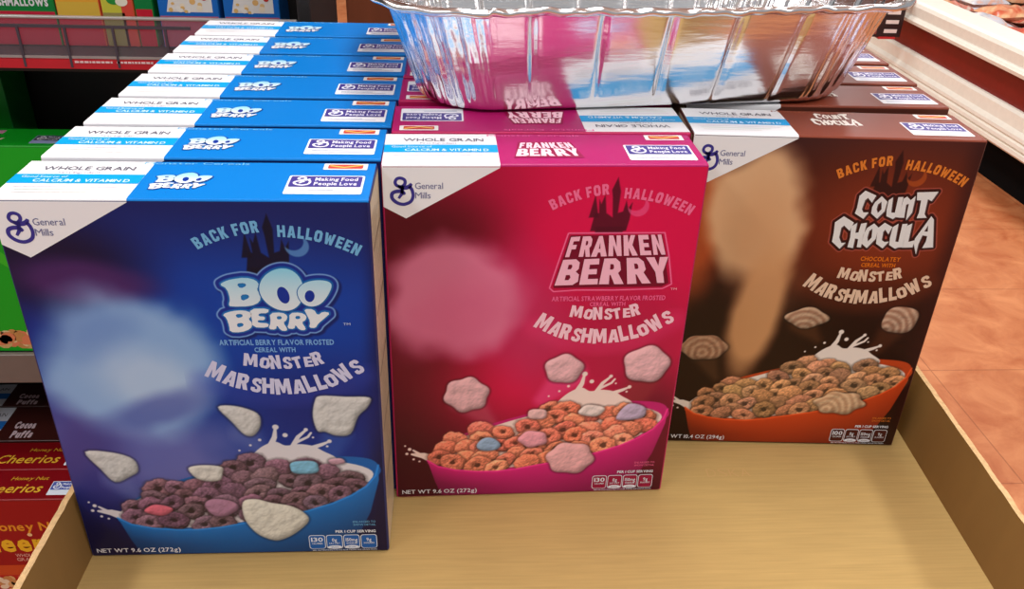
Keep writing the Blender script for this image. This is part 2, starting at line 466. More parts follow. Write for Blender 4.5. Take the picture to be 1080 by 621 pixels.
def bowl_art(cv, bowl, bowl_dark, cereal, milk, seed, inside):
    BOWL, MARSH = 1, 2
    # back wall of the bowl
    cv.poly(catmull([(22.6, 33.5), (45, 55), (90, 72), (140, 81), (165, 81.5), (182, 79.5), (188.3, 74), (188, 66), (170, 50), (100, 27), (60, 22), (35, 26)], 5, True), inside, BOWL)
    # milk
    mk = catmull([(23, 34), (40, 50), (90, 70), (140, 78), (170, 76), (185, 67), (170, 51), (140, 38), (98, 28), (60, 24), (35, 28)], 5, True)
    cv.poly(mk, milk, BOWL)
    # splash at the back
    cv.poly(catmull([(108, 76), (112, 83), (119, 90), (127, 93.5), (133, 90.5), (141, 91.5), (149, 90), (155, 86), (163, 79), (150, 72), (120, 70)], 5, True), milk, BOWL)
    cv.line([(123, 88), (127, 97), (128, 103)], 2.2, .9, milk, BOWL); cv.disc(128.4, 104.7, 1.9, milk, BOWL)
    cv.line([(137, 89), (141, 97), (146, 102)], 1.8, .8, milk, BOWL); cv.disc(146.2, 102.5, 1.3, milk, BOWL)
    cv.line([(140, 93), (147, 97), (149, 100)], 1.0, .7, milk, BOWL)
    cv.line([(145, 87), (155, 91), (159, 93)], 1.8, .7, milk, BOWL); cv.disc(159.6, 93.4, 1.4, milk, BOWL)
    for x, z, r in ((133.5, 98.5, 1.6), (118, 95, 1.0), (112, 91, .8), (158, 89.5, .8), (105, 87, .7), (150, 96.5, .7)): cv.disc(x, z, r, milk)
    # splash at the left lip
    cv.line([(30, 33), (20, 38), (12, 39.5)], 4.2, .9, milk, BOWL); cv.line([(20, 37), (13, 43)], 1.6, .7, milk, BOWL)
    for x, z, r in ((10.5, 44, 1.3), (8.5, 40, 1.1), (13, 35, .9), (17, 33, .8), (7.5, 47, .7)): cv.disc(x, z, r, milk)
    # cereal rings, far ones first
    rs = random.Random(seed); pts = []
    tries = 0
    while tries < 9000:
        tries += 1
        x = rs.uniform(30, 181); z = rs.uniform(20, 82)
        lo = rim_z(x) + 3.2; hi = mound_z(x) - 4.5
        if hi < lo: hi = lo + .5
        if not (lo <= z <= hi): continue
        if any(((x - a) / 10.6) ** 2 + ((z - b) / 7.0) ** 2 < 1 for a, b in pts): continue
        pts.append((x, z))
    pts.sort(key=lambda p: -(p[1] - .27 * p[0]))
    for i, (x, z) in enumerate(pts):
        R = rs.uniform(8.0, 10.6); k = rs.uniform(.62, .9); f = rs.uniform(.85, 1.12)
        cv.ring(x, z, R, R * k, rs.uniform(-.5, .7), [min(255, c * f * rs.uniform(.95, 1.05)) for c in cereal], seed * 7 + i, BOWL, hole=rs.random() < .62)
    # bowl outer wall
    body = RIM[:] + [(188.2, 74), (188, 62), (186.1, 53.9), (181.6, 35.4), (175, 19.7), (165, 1.3), (32, 1.3), (27.6, 14), (24.5, 26)]
    xs = [p[0] for p in body]; zs = [p[1] for p in body]; sl = cv.win(min(xs), min(zs), max(xs), max(zs), 3)
    X, Z = GX[sl], GZ[sl]; d = sdf(X, Z, [body])
    rz = np.interp(X, [p[0] for p in RIM], [p[1] for p in RIM])
    t = np.clip((rz - Z) / 42, 0, 1) * .75 + .35 * sstep(110, 25, X) * np.clip((rz - Z) / 14, 0, 1)
    t = np.clip(t, 0, 1)[..., None]
    colr = np.array(bowl) / 255 * (1 - t) + np.array(bowl_dark) / 255 * t
    m = 1 - sstep(-.35, .35, d)
    keep = sstep(-.3, .3, (rz - .2) - Z) if False else (Z < rz + .3 + (X > 184) * 20)
    cv.mix(sl, m * keep, colr, BOWL)
    cv.line(RIM + [(188.2, 74)], .7, .7, [min(255, c * 1.18 + 14) for c in bowl], BOWL, a=.75)

def castle(cv, col, a):
    def T(P): return [(x, z) for x, z in P]
    cv.poly(T([(124, 210), (126, 222), (128.5, 222), (128, 231), (129.5, 228), (131.5, 234), (133, 222), (137, 219), (136, 232), (135.2, 237), (138.3, 245), (140.6, 236), (140, 222), (143, 223), (144.5, 230), (146, 225), (148.3, 229), (147.5, 218), (146, 210)]), col, soft=.5, a=a)
    cv.poly(T([(122.5, 219), (125.6, 234), (128.5, 219)]), col, soft=.5, a=a)
    cv.poly(T([(128, 206), (126, 213), (146, 213), (142, 206)]), col, soft=.5, a=a)

def moon(cv, col, a):
    sl = cv.win(140, 210, 166, 240)
    X, Z = GX[sl], GZ[sl]
    m = (1 - sstep(6.0, 6.8, np.hypot(X - 152.2, Z - 226.0))) * sstep(5.2, 6.0, np.hypot(X - 150.4, Z - 229.0))
    cv.mix(sl, m * a, col)

# emblem: a looping capital G drawn with one brush line; drawn in the 'F' drawing units
def emblem(art, cx, cz, s, col, layer):
    k = s / 345.0
    def P(l): return [(cx + (x - 315) * k, cz - (y - 262) * k) for x, y in l]
    loop = [(330, 205), (262, 190), (235, 150), (255, 105), (300, 92), (345, 115), (350, 160), (320, 195), (290, 215)]
    art.stroke(P(catmull(loop, 6)), 38 * k, col, layer)
    bar = [(265, 190), (310, 215), (360, 212), (400, 195), (425, 160)]
    art.stroke(P(catmull(bar, 6)), [w * k for w in np.interp(np.linspace(0, 1, 25), [0, .5, .8, 1], [34, 54, 48, 30])], col, layer)
    bowl = [(400, 195), (430, 245), (440, 320), (410, 390), (330, 425), (250, 405), (195, 350), (195, 290), (240, 262), (310, 262), (345, 300)]
    art.stroke(P(catmull(bowl, 6)), [w * k for w in np.interp(np.linspace(0, 1, 61), [0, .2, .45, .7, .9, 1], [42, 38, 42, 44, 48, 32])], col, layer)
    art.stroke(P([(320, 210), (310, 290), (270, 350)]), [38 * k, 42 * k, 28 * k], col, layer)

LABEL_WHITE = (238, 238, 240)
def wrap_panel(name, x0, x1, col, parent, cuts=None, lay=.6, y1=None):
    """sheet that lies on the carton top and turns over the rounded front edge"""
    e = EPS * lay; r = .0014
    prof = [(y1 if y1 is not None else BD / 2 - .0012, BH + e)]
    for k in range(6):
        a = PI / 2 + k * PI / 10
        prof.append((-BD / 2 + r + (r + e) * math.cos(a), BH - r + (r + e) * math.sin(a)))
    V = []; F = []
    for y, z in prof: V += [(x0 / 1000 - BW / 2, y, z), (x1 / 1000 - BW / 2, y, z)]
    for i in range(len(prof) - 1): F.append((2 * i, 2 * i + 2, 2 * i + 3, 2 * i + 1))
    return V, F, [tuple(c / 255 for c in col)] * len(V)

def carton(P):
    """one cereal carton with all its printing; returns its root Empty at the base centre"""
    root = empty('cereal_box')
    body = MB().box(-BW / 2, -BD / 2, 0, BW / 2, BD / 2, BH, .0014).build('carton', P['body_mat'], root)
    # side panels with fine print
    for sgn in (1, -1):
        a = Art(); a.rect(1.5, 2, 51, 250.5, (205, 190, 160), 0)
        for k in range(46):
            z = 238 - k * 4.6
            if k % 9 == 4: a.rect(5, z, 47, z + 2.2, (120, 105, 85), 1)
            else: a.rect(5, z + .6, 25 + 21 * ((k * 37) % 10) / 10, z + 1.6, (165, 150, 125), 1)
        a.build('side_panel', lambda x, z, l, s=sgn: (s * (BW / 2 + EPS * (l + 1)), s * (x / 1000 - BD / 2), z / 1000), root)
    # printed front picture
    P['canvas']().build(['front_picture', 'bowl_picture'] + ['marshmallow_picture'] * 12, root)
    # corner label: pentagon on the front, rectangle on the top
    V, F, C = wrap_panel('l', 0.6, 68.5, LABEL_WHITE, root)
    n = len(V)
    z1 = BH - .0014
    for x, z in ((.6, 226.5), (13.5, 219)):
        V.append((x / 1000 - BW / 2, -BD / 2 - EPS * 1.6, z / 1000)); C.append(C[0])
    V.append((68.5 / 1000 - BW / 2, -BD / 2 - EPS * 1.6, .2508)); C.append(C[0]); V.append((.6 / 1000 - BW / 2, -BD / 2 - EPS * 1.6, .2508)); C.append(C[0])
    F += [(n + 3, n, n + 1, n + 2), (n - 2, n + 3, n + 2, n - 1)]
    lab = mesh_obj('brand_label', V, F, M_PRINT, root, col=C)
    a = Art(); emblem(a, 11.8, 236.2, 17.0, (58, 52, 140), 2); a.build('brand_emblem', front, lab)
    a = Art(); text(a, 'General', 19.2, 237.8, 3.9, 16.2, (105, 108, 150), 2, align='l'); text(a, 'Mills', 19.2, 231.8, 3.9, 9, (105, 108, 150), 2, align='l')
    a.build('brand_lettering', front, lab)
    a = Art(); a.rect(.6, 19.5, 68.5, 32.2, (0, 160, 226), 1)
    a.build('label_stripe', topf, lab)
    a = Art(); text(a, 'WHOLE GRAIN', 36, 38.2, 5.0, 49, (95, 92, 108), 2, off=.004); text(a, 'First Ingredient', 33, 33.6, 2.2, 22, (150, 150, 165), 2)
    text(a, 'Good Source of', 17, 27.3, 2.6, 24, (225, 244, 252), 2); text(a, 'CALCIUM & VITAMIN D', 38, 21.3, 3.8, 50, (225, 244, 252), 2, off=.01)
    for k in range(3): a.rect(6 + k, 14.5 - k * 3.6, 60 - 7 * k, 15.1 - k * 3.6, ((215, 205, 215), (205, 218, 205), (220, 214, 205))[k], 2)
    a.build('label_lettering', topf, lab)
    # printed top
    V, F, C = wrap_panel('t', 68.5, 191.4, P['top'], root)
    tp = mesh_obj('top_panel', V, F, M_PRINT, root, col=C)
    a = Art(); text(a, 'Monster Cereals', 92, 47.6, 3.0, 58, P['top_text'], 1); a.build('range_lettering', topf, tp)
    a = Art(); P['title'](a, True); a.build('top_title', topf, tp)
    a = Art()
    a.rect(146, 7, 187, 32.5, (240, 240, 244), 1, 1.2); a.rect(147.2, 16.5, 185.8, 31.3, (70, 60, 140), 2, .8)
    emblem(a, 154, 24, 11.5, (240, 240, 250), 3)
    text(a, 'Making Food', 172, 24.8, 4.2, 23, (240, 240, 250), 3, off=.02); text(a, 'People Love', 172, 18.6, 4.2, 23, (240, 240, 250), 3, off=.02)
    a.rect(150, 12.2, 172, 13.0, (150, 165, 190), 2); a.rect(150, 9.8, 181, 10.5, (170, 180, 200), 2)
    a.build('slogan_badge', topf, tp)
    a = Art(); a.rect(162.5, 41.5, 187, 50.5, (240, 236, 232), 1, .6); a.rect(165, 43, 184.5, 49, (205, 70, 60), 2, 1)
    a.stroke([(166, 47), (174, 44.5), (184, 48)], 1.6, (240, 190, 90), 3); a.build('coupon', topf, tp)
    # lettering on the front
    a = Art(); arc_text(a, 'BACK FOR', 141.5, 149.5, 85.0, PI / 2 + .298, 6.9, 35, P['back_col'], 2, 'B', gap=.11)
    arc_text(a, 'HALLOWEEN', 141.5, 146.5, 85.0, PI / 2 - .268, 6.9, 43, P['back_col'], 2, 'B', gap=.11)
    a.build('season_lettering', front, root)
    a = Art(); P['title'](a, False); a.build('title_lettering', front, root)
    a = Art()
    for s, x, z, cap, w in P['desc']: text(a, s, x, z, cap, w, P['desc_col'], 2, .03)
    a.build('description_lettering', front, root)
    a = Art()
    jit = [.08, -.12, .10, -.06, .12, -.1, .06]
    arc_text(a, 'MONSTER', 137, 230.6, 83.5, -PI / 2 + .015, 8.7, 47, P['sub_col'], 2, 'B', up=False, jitter=jit, sizes=[1, .85, 1.08, .95, .92, .8, 1.05], gap=.07)
    arc_text(a, 'MARSHMALLOWS', 136.5, 206.0, 77.0, -PI / 2 + .03, 11.2, 99, P['sub_col'], 2, 'B', up=False, jitter=[.06, -.05, .05, -.1, .04, .05, -.04, .06, -.05, .1, .12, -.08], sizes=[1.08, .95, 1, .9, 1, 1, .9, 1.1, 1, .8, 1.05, .9], gap=.08)
    a.build('marshmallow_lettering', front, root)
    a = Art(); text(a, P['net'], 4.2, 3.6, 3.4, 53, (225, 225, 232), 2, .012, align='l'); a.build('weight_lettering', front, root)
    # nutrition icons
    a = Art(); nc = P['icon']; wc = (225, 230, 240)
    for k, (big, sm, pc) in enumerate((( P['cal'], 'CALORIES', None), ('0g', 'SAT FAT', '0% DV'), ('150mg', 'SODIUM', '6% DV'), ('9g', 'SUGARS', None))):
        x0 = 140.3 + k * 11.2; x1 = x0 + 10.6
        a.rect(x0, 3.4, x1, 15.6, wc, 1, 1.8); a.rect(x0 + .45, 3.85, x1 - .45, 15.15, nc, 2, 1.5)
        xm = (x0 + x1) / 2
        text(a, big, xm, 10.0, 3.6 if k == 0 else 2.7, 7.6 if k in (0, 2) else 3.2, wc, 3, .015); text(a, sm, xm, 7.6, 1.4, 7, wc, 3, .01)
        if pc: a.ell(xm, 4.9, 4.6, 1.6, wc, 3); text(a, pc, xm, 4.3, 1.1, 4.6, nc, 4)
    text(a, 'PER 1 CUP SERVING', 171, 17.6, 2.1, 26, wc, 2, .03)
    text(a, 'SEE NUTRITION FACTS FOR MORE INFORMATION', 163, 1.7, 1.0, 42, wc, 2)
    text(a, 'ENLARGED TO', 177, 26.2, 1.6, 14.5, P['back_col'], 2); text(a, 'SHOW DETAIL', 177, 23.6, 1.6, 14.5, P['back_col'], 2)
    a.build('nutrition_icons', front, root)
    return root

# ------------------------------------------------------------------ the blue carton
# title outlines in drawing units (7.2 per unit)
BOO = [([(85, 185), (120, 162), (170, 145), (280, 130), (362, 150), (388, 190), (366, 222), (398, 262), (392, 318), (320, 350), (170, 352), (155, 338), (167, 295), (142, 215)], [[(213, 178), (275, 172), (292, 194), (243, 216)], [(245, 262), (300, 258), (316, 284), (252, 312)]])]
BOO_O = ([(555 + 168 * math.cos(t) + 12 * math.sin(t), 222 + 160 * math.sin(t) + 10 * math.sin(2 * t)) for t in [2 * PI * i / 30 for i in range(30)]], [[(570 + 46 * math.cos(t) + 16 * math.sin(t), 265 + 64 * math.sin(t)) for t in [2 * PI * i / 18 for i in range(18)]]])
BOO_o = ([(672, 250), (690, 200), (745, 162), (840, 148), (920, 160), (942, 195), (905, 275), (850, 338), (770, 355), (705, 320)], [[(770 + 38 * math.cos(t), 272 + 45 * math.sin(t)) for t in [2 * PI * i / 16 for i in range(16)]]])
BERRY = [([(105, 410), (180, 385), (270, 378), (330, 400), (325, 430), (303, 445), (335, 475), (325, 520), (250, 547), (165, 545), (160, 500), (140, 440)], [[(205, 410), (255, 406), (264, 428), (220, 440)], [(215, 480), (262, 474), (270, 498), (225, 512)]]),
         ([(310, 368), (460, 365), (455, 402), (385, 402), (380, 425), (432, 428), (426, 456), (376, 453), (376, 474), (462, 478), (452, 512), (335, 508), (332, 440)], []),
         ([(465, 400), (560, 395), (602, 420), (595, 455), (568, 472), (602, 522), (590, 537), (550, 532), (520, 490), (514, 527), (455, 522), (476, 470)], [[(520, 424), (555, 424), (558, 446), (522, 450)]]),
         ([(615, 400), (700, 395), (747, 420), (740, 455), (708, 470), (742, 517), (730, 532), (690, 527), (660, 487), (655, 522), (597, 517), (617, 465)], [[(660, 424), (695, 421), (700, 443), (663, 448)]]),
         ([(725, 370), (800, 370), (830, 420), (870, 388), (928, 400), (880, 442), (832, 482), (816, 514), (764, 512), (776, 470), (746, 410)], [])]
def boo_shapes():
    out = []
    for grp, sm in ((BOO, 1), ([BOO_O], 1), ([BOO_o], 2), (BERRY, 1)):
        for o, hs in grp: out.append((flat('B', chaikin(o, sm), 7.2, 220, 275), [flat('B', chaikin(h, 1), 7.2, 220, 275) for h in hs]))
    return out
def boo_title(a, top):
    tr = (lambda p: (71 + (p[0] - 101) * .50 + .0 * p[1], 11 + (p[1] - 170) * .56)) if top else (lambda p: p)
    k = .5 if top else 1
    sh = boo_shapes()
    if top:      # blue keyline around the small logo
        for o, hs in sh:
            c = (sum(p[0] for p in o) / len(o), sum(p[1] for p in o) / len(o))
            a.poly([tr((c[0] + (x - c[0]) * 1.16, c[1] + (z - c[1]) * 1.2)) for x, z in o], (20, 70, 160), 1)
    def colf(x, z):
        t = min(max((z - tr((0, 172))[1]) / (tr((0, 216))[1] - tr((0, 172))[1]), 0), 1)
        t = t ** 2.3
        return (228 - 110 * t, 230 - 25 * t, 234 + 2 * t)
    for i, (o, hs) in enumerate(sh):
        if i in (1, 2) and not top: a.poly([tr((p[0], p[1])) for p in [(sum(q[0] for q in o) / len(o) + (x - sum(q[0] for q in o) / len(o)) * 1.06, sum(q[1] for q in o) / len(o) + (z - sum(q[1] for q in o) / len(o)) * 1.06) for x, z in o]], (20, 105, 175), 2.3 + .6 * i)
        a.poly([tr(p) for p in o], colf, 2.6 + .6 * (i if i < 3 else 0), [[tr(p) for p in h] for h in hs])
        if i in (1, 2):
            for h in hs: a.poly([tr(p) for p in h], (15, 50, 150), 2.7 + .6 * i)
    if not top: text(a, 'TM', 175.5, 176.5, 1.6, 4, (190, 205, 230), 2)

def boo_canvas():
    cv = Canvas((12, 42, 130))
    f = (slice(None), slice(None))
    cv.glow(140, 190, 75, 85, (10, 72, 174), .75, soft=1.5)
    cv.mix(f, .72 * sstep(205, 262, GZ + .12 * np.abs(GX - 60)), (28, 26, 78))
    cv.mix(f, .85 * sstep(95, 8, GZ), (20, 12, 46))
    cv.mix(f, .8 * sstep(178, 194, GX + .06 * (120 - GZ)), (22, 14, 50))
    cv.glow(22, 214, 46, 26, (24, 12, 40), .85, soft=1.2)
    cv.glow(160, 120, 48, 30, (26, 30, 104), .7, soft=1.6)
    # drifting moonlit mist
    cv.glow(38, 204, 36, 13, (78, 40, 100), .85, ang=-.1, soft=.9, warp=.2, seed=3)
    cv.glow(44, 88, 62, 34, (112, 112, 178), .85, ang=-.25, soft=1.1, warp=.25, seed=5)
    cv.glow(16, 84, 22, 40, (60, 50, 120), .7, soft=1.3, warp=.2, seed=8)
    cv.glow(50, 148, 46, 50, (146, 182, 224), .93, ang=.15, soft=.55, warp=.22, seed=11)
    cv.glow(60, 138, 30, 22, (196, 212, 232), .6, ang=-.2, soft=1.2, warp=.4, seed=14)
    cv.glow(36, 172, 26, 14, (104, 140, 200), .7, ang=.5, soft=1.2, warp=.4, seed=17)
    cv.glow(56, 116, 34, 10, (74, 84, 160), .7, ang=.3, soft=1.1, warp=.35, seed=19)
    castle(cv, (12, 14, 36), .92); moon(cv, (96, 150, 205), .75)
    # title backing
    LL = [o for o, h in boo_shapes()]
    cv.loops(LL, (8, 14, 60), 4.2, .9, .6, 1.2, -1.2)
    cv.loops(LL, (122, 165, 222), 3.8, .4); cv.loops(LL, (18, 46, 140), 3.0, .35); cv.loops(LL, (28, 120, 190), .9, .5)
    cv.line([(90, 139), (112, 130), (136, 127), (160, 130), (183, 142)], 7, 7, (60, 70, 170), a=.35, soft=6)
    for p, q, c in (((165, 100), (150, 60), (70, 110, 190)), ((110, 100), (118, 86), (110, 120, 180)), ((28, 66), (40, 46), (120, 130, 190))):
        cv.line([p, q], 9, 3, c, a=.4, soft=5)
    bowl_art(cv, (24, 108, 186), (16, 30, 62), (122, 92, 108), (214, 208, 214), 21, (20, 92, 168))
    M = 2; W = (214, 212, 210)
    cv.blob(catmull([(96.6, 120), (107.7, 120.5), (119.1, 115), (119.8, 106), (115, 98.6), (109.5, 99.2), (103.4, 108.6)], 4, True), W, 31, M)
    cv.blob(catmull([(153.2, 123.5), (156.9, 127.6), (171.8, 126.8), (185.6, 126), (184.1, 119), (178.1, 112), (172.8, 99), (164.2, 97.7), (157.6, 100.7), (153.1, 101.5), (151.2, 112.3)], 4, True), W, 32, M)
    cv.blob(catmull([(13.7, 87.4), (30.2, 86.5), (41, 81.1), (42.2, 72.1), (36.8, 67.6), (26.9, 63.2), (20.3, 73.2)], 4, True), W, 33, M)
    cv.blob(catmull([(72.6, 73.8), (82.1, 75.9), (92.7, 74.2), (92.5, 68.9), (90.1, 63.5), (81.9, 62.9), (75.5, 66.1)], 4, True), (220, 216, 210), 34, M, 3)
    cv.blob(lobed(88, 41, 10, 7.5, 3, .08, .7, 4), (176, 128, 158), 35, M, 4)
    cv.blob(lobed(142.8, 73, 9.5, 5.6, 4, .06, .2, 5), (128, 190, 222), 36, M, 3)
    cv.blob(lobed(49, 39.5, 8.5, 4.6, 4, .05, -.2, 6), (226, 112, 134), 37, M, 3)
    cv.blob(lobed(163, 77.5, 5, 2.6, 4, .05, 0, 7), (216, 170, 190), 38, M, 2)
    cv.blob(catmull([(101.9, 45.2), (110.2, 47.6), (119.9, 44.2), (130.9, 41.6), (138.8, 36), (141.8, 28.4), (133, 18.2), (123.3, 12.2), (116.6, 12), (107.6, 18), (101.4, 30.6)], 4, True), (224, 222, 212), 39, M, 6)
    return cv

BODY_BLUE = solid('blue_carton_board', rgb(16, 32, 96), .4)
boo = carton(dict(body_mat=BODY_BLUE, canvas=boo_canvas, top=(0, 122, 206), top_text=(120, 190, 235), title=boo_title, back_col=(112, 178, 222), desc_col=(120, 170, 225),
    desc=[('ARTIFICIAL BERRY FLAVOR FROSTED', 135.5, 163.6, 3.4, 64), ('CEREAL WITH', 134, 158.8, 3.0, 23)], sub_col=(206, 204, 232), net='NET WT 9.6 OZ (272g)', cal='130', icon=(26, 92, 168)))

# ------------------------------------------------------------------ the pink carton
FRANK = [('F', (232, 112), (303, 108), (262, 262), (185, 265)), ('R', (322, 108), (402, 105), (374, 262), (288, 262)), ('A', (424, 105), (492, 103), (502, 258), (380, 262)),
         ('N', (520, 100), (608, 100), (615, 255), (514, 257)), ('K', (628, 98), (717, 97), (738, 252), (632, 254)), ('E', (740, 97), (815, 95), (842, 248), (757, 250)), ('N', (838, 95), (915, 93), (948, 245), (857, 247)),
         ('B', (172, 285), (308, 278), (280, 474), (105, 480)), ('E', (332, 280), (447, 275), (432, 470), (292, 474)), ('R', (484, 275), (606, 272), (630, 468), (442, 470)),
         ('R', (652, 270), (780, 268), (836, 462), (657, 468)), ('Y', (800, 266), (968, 262), (985, 458), (835, 460))]
def fr_title(a, top):
    tr = (lambda p: (77 + (p[0] - 101.6) * .54, 9.5 + (p[1] - 168) * .68)) if top else (lambda p: p)
    def T(q): return tr(flat('F', [q], 7.2, 570, 235)[0])
    if top:
        a.poly([tr(p) for p in flat('F', [(205, 80), (950, 78), (1005, 500), (80, 510)], 7.2, 570, 235)], (150, 12, 70), 1)
    for ch, *q in FRANK:
        if not top: quad_glyph(a, ch, *[T((p[0] + 5, p[1] + 7)) for p in q], (120, 10, 45), 1.6, 'B')
        quad_glyph(a, ch, *[T(p) for p in q], (250, 186, 206) if not top else (255, 214, 226), 2.4, 'B')
    if not top: text(a, 'TM', 180.5, 168.5, 1.5, 4, (250, 180, 200), 2)

def fr_canvas():
    cv = Canvas((214, 14, 72)); f = (slice(None), slice(None))
    cv.glow(135, 190, 90, 80, (226, 14, 78), .8, soft=1.4)
    cv.mix(f, .9 * sstep(90, 8, GX - .20 * (GZ - 120)) * sstep(262, 120, np.abs(GZ - 120) + 60), (96, 12, 30))
    cv.glow(16, 208, 46, 26, (84, 8, 22), .85, soft=1.4)
    cv.mix(f, .93 * sstep(112, 30, GZ + .16 * GX), (64, 12, 24))
    cv.glow(150, 128, 50, 46, (172, 24, 66), .7, soft=1.4)
    cv.glow(178, 60, 30, 40, (90, 14, 34), .8, soft=1.4)
    # rosy haze
    cv.glow(84, 150, 26, 50, (190, 50, 96), .65, ang=.2, soft=1.1, warp=.25, seed=43)
    cv.glow(42, 164, 41, 45, (228, 128, 160), .9, ang=.1, soft=.5, warp=.24, seed=41)
    cv.glow(50, 150, 34, 22, (214, 96, 134), .6, ang=.5, soft=1.4, warp=.5, seed=44)
    castle(cv, (84, 8, 34), .9); moon(cv, (240, 90, 140), .7)
    back = flat('F', [(215, 88), (940, 84), (970, 250), (990, 468), (925, 500), (560, 512), (275, 512), (100, 524), (72, 500), (120, 360)], 7.2, 570, 235)
    cv.loops([back], (250, 120, 165), .7, .3); cv.loops([back], (196, 8, 66), -.1, .3)
    core = flat('F', [(225, 98), (925, 94), (975, 462), (920, 492), (250, 502), (100, 505), (92, 490)], 7.2, 570, 235)
    cv.loops([core], (120, 6, 42), -.3, .4)
    cv.line([(93, 142), (112, 131), (136, 127), (160, 130), (184, 146)], 7, 7, (236, 60, 118), a=.4, soft=6)
    cv.line([(49, 86), (66, 66)], 12, 4, (196, 96, 110), a=.5, soft=4); cv.line([(118, 104), (100, 84)], 12, 5, (236, 70, 130), a=.7, soft=4); cv.line([(170, 104), (164, 84)], 12, 8, (150, 50, 56), a=.6, soft=4)
    bowl_art(cv, (212, 34, 120), (84, 14, 44), (252, 140, 112), (244, 216, 208), 22, (196, 30, 110))
    M = 2; K = (246, 190, 196)
    cv.blob(lobed(49.6, 89.5, 14.5, 14, 6, .07, .2, 2), K, 51, M, 5)
    cv.blob(lobed(114.2, 109, 12.5, 11.5, 5, .06, .5, 3), K, 52, M, 5)
    cv.blob(lobed(169.4, 111.5, 15.5, 14.5, 5, .06, .9, 5), K, 53, M, 6)
    cv.blob(lobed(135.2, 74, 9, 5, 4, .05, 0, 6), (246, 226, 222), 54, M, 3)
    cv.blob(catmull([(153, 66), (160, 79), (172, 76), (171, 67)], 5, True), (206, 184, 214), 55, M, 4)
    cv.blob(lobed(64.9, 46.5, 8, 6, 3, .07, 0, 8), (160, 188, 222), 56, M, 3)
    cv.blob(lobed(95.8, 50.5, 10, 7.2, 5, .06, 0, 9), (250, 170, 186), 57, M, 4)
    cv.blob(lobed(98, 72, 7, 4.6, 4, .06, 0, 10), (246, 196, 196), 58, M, 3)
    cv.blob(lobed(122.9, 32.5, 17, 14, 6, .06, .3, 11), (246, 184, 188), 59, M, 6)
    return cv

frank = carton(dict(body_mat=solid('pink_carton_board', rgb(190, 20, 90), .4), canvas=fr_canvas, top=(176, 24, 102), top_text=(236, 110, 168), title=fr_title, back_col=(246, 112, 156), desc_col=(244, 100, 150),
    desc=[('ARTIFICIAL STRAWBERRY FLAVOR FROSTED', 139.5, 161.3, 3.2, 73), ('CEREAL WITH', 139, 157.4, 2.7, 23)], sub_col=(250, 200, 214), net='NET WT 9.6 OZ (272g)', cal='130', icon=(150, 16, 60)))

# ------------------------------------------------------------------ the brown carton
CHOC = [([(318, 118), (362, 80), (440, 116), (408, 168), (380, 132), (358, 150), (335, 215), (345, 238), (385, 238), (345, 285), (284, 245), (300, 205)], []),
        ([(430, 165), (480, 120), (520, 160), (500, 230), (445, 284), (402, 245), (410, 200)], [[(452, 180), (478, 160), (478, 215), (450, 243), (442, 215)]]),
        ([(530, 150), (562, 128), (548, 240), (575, 240), (600, 128), (637, 126), (606, 276), (580, 272), (560, 287), (513, 265), (515, 220)], []),
        ([(638, 140), (665, 123), (690, 150), (727, 118), (700, 240), (655, 297), (665, 230), (677, 175), (657, 182), (642, 277), (603, 276)], []),
        ([(738, 93), (892, 88), (842, 157), (815, 142), (790, 250), (806, 277), (733, 280), (750, 240), (766, 150), (735, 150)], []),
        ([(140, 310), (205, 266), (277, 312), (245, 372), (207, 333), (185, 350), (170, 420), (185, 460), (217, 458), (172, 502), (118, 450), (130, 390)], []),
        ([(258, 340), (302, 313), (287, 388), (310, 383), (330, 320), (372, 313), (355, 380), (327, 492), (298, 490), (308, 432), (285, 427), (270, 497), (230, 490), (250, 420)], []),
        ([(375, 350), (425, 318), (457, 350), (435, 430), (370, 497), (333, 465), (345, 400)], [[(388, 375), (412, 355), (406, 420), (378, 450), (375, 420)]]),
        ([(455, 350), (502, 313), (557, 345), (527, 397), (505, 363), (490, 380), (480, 440), (500, 453), (532, 450), (485, 499), (438, 465), (445, 400)], []),
        ([(560, 345), (602, 320), (578, 450), (600, 453), (630, 323), (667, 320), (632, 492), (600, 492), (575, 502), (533, 475), (540, 420)], []),
        ([(665, 335), (702, 318), (672, 453), (722, 440), (702, 492), (628, 494)], []),
        ([(720, 430), (840, 266), (858, 290), (852, 492), (773, 497), (800, 450), (810, 410), (775, 405), (745, 470), (727, 545), (713, 470)], [[(788, 377), (817, 332), (814, 378)]])]
def ch_shapes(): return [(flat('C', o, 6.9, 860, 190), [flat('C', h, 6.9, 860, 190) for h in hs]) for o, hs in CHOC]
def ch_title(a, top):
    tr = (lambda p: (86 + (p[0] - 106) * .46, 21 + (p[1] - 172) * .58)) if top else (lambda p: p)
    for o, hs in ch_shapes():
        if not top: a.poly([(x + .7, z - .5) for x, z in o], (96, 78, 78), 1.6, [[(x + .7, z - .5) for x, z in h] for h in hs])
        a.poly([tr(p) for p in o], (226, 224, 222) if not top else (240, 232, 222), 2.4, [[tr(p) for p in h] for h in hs])

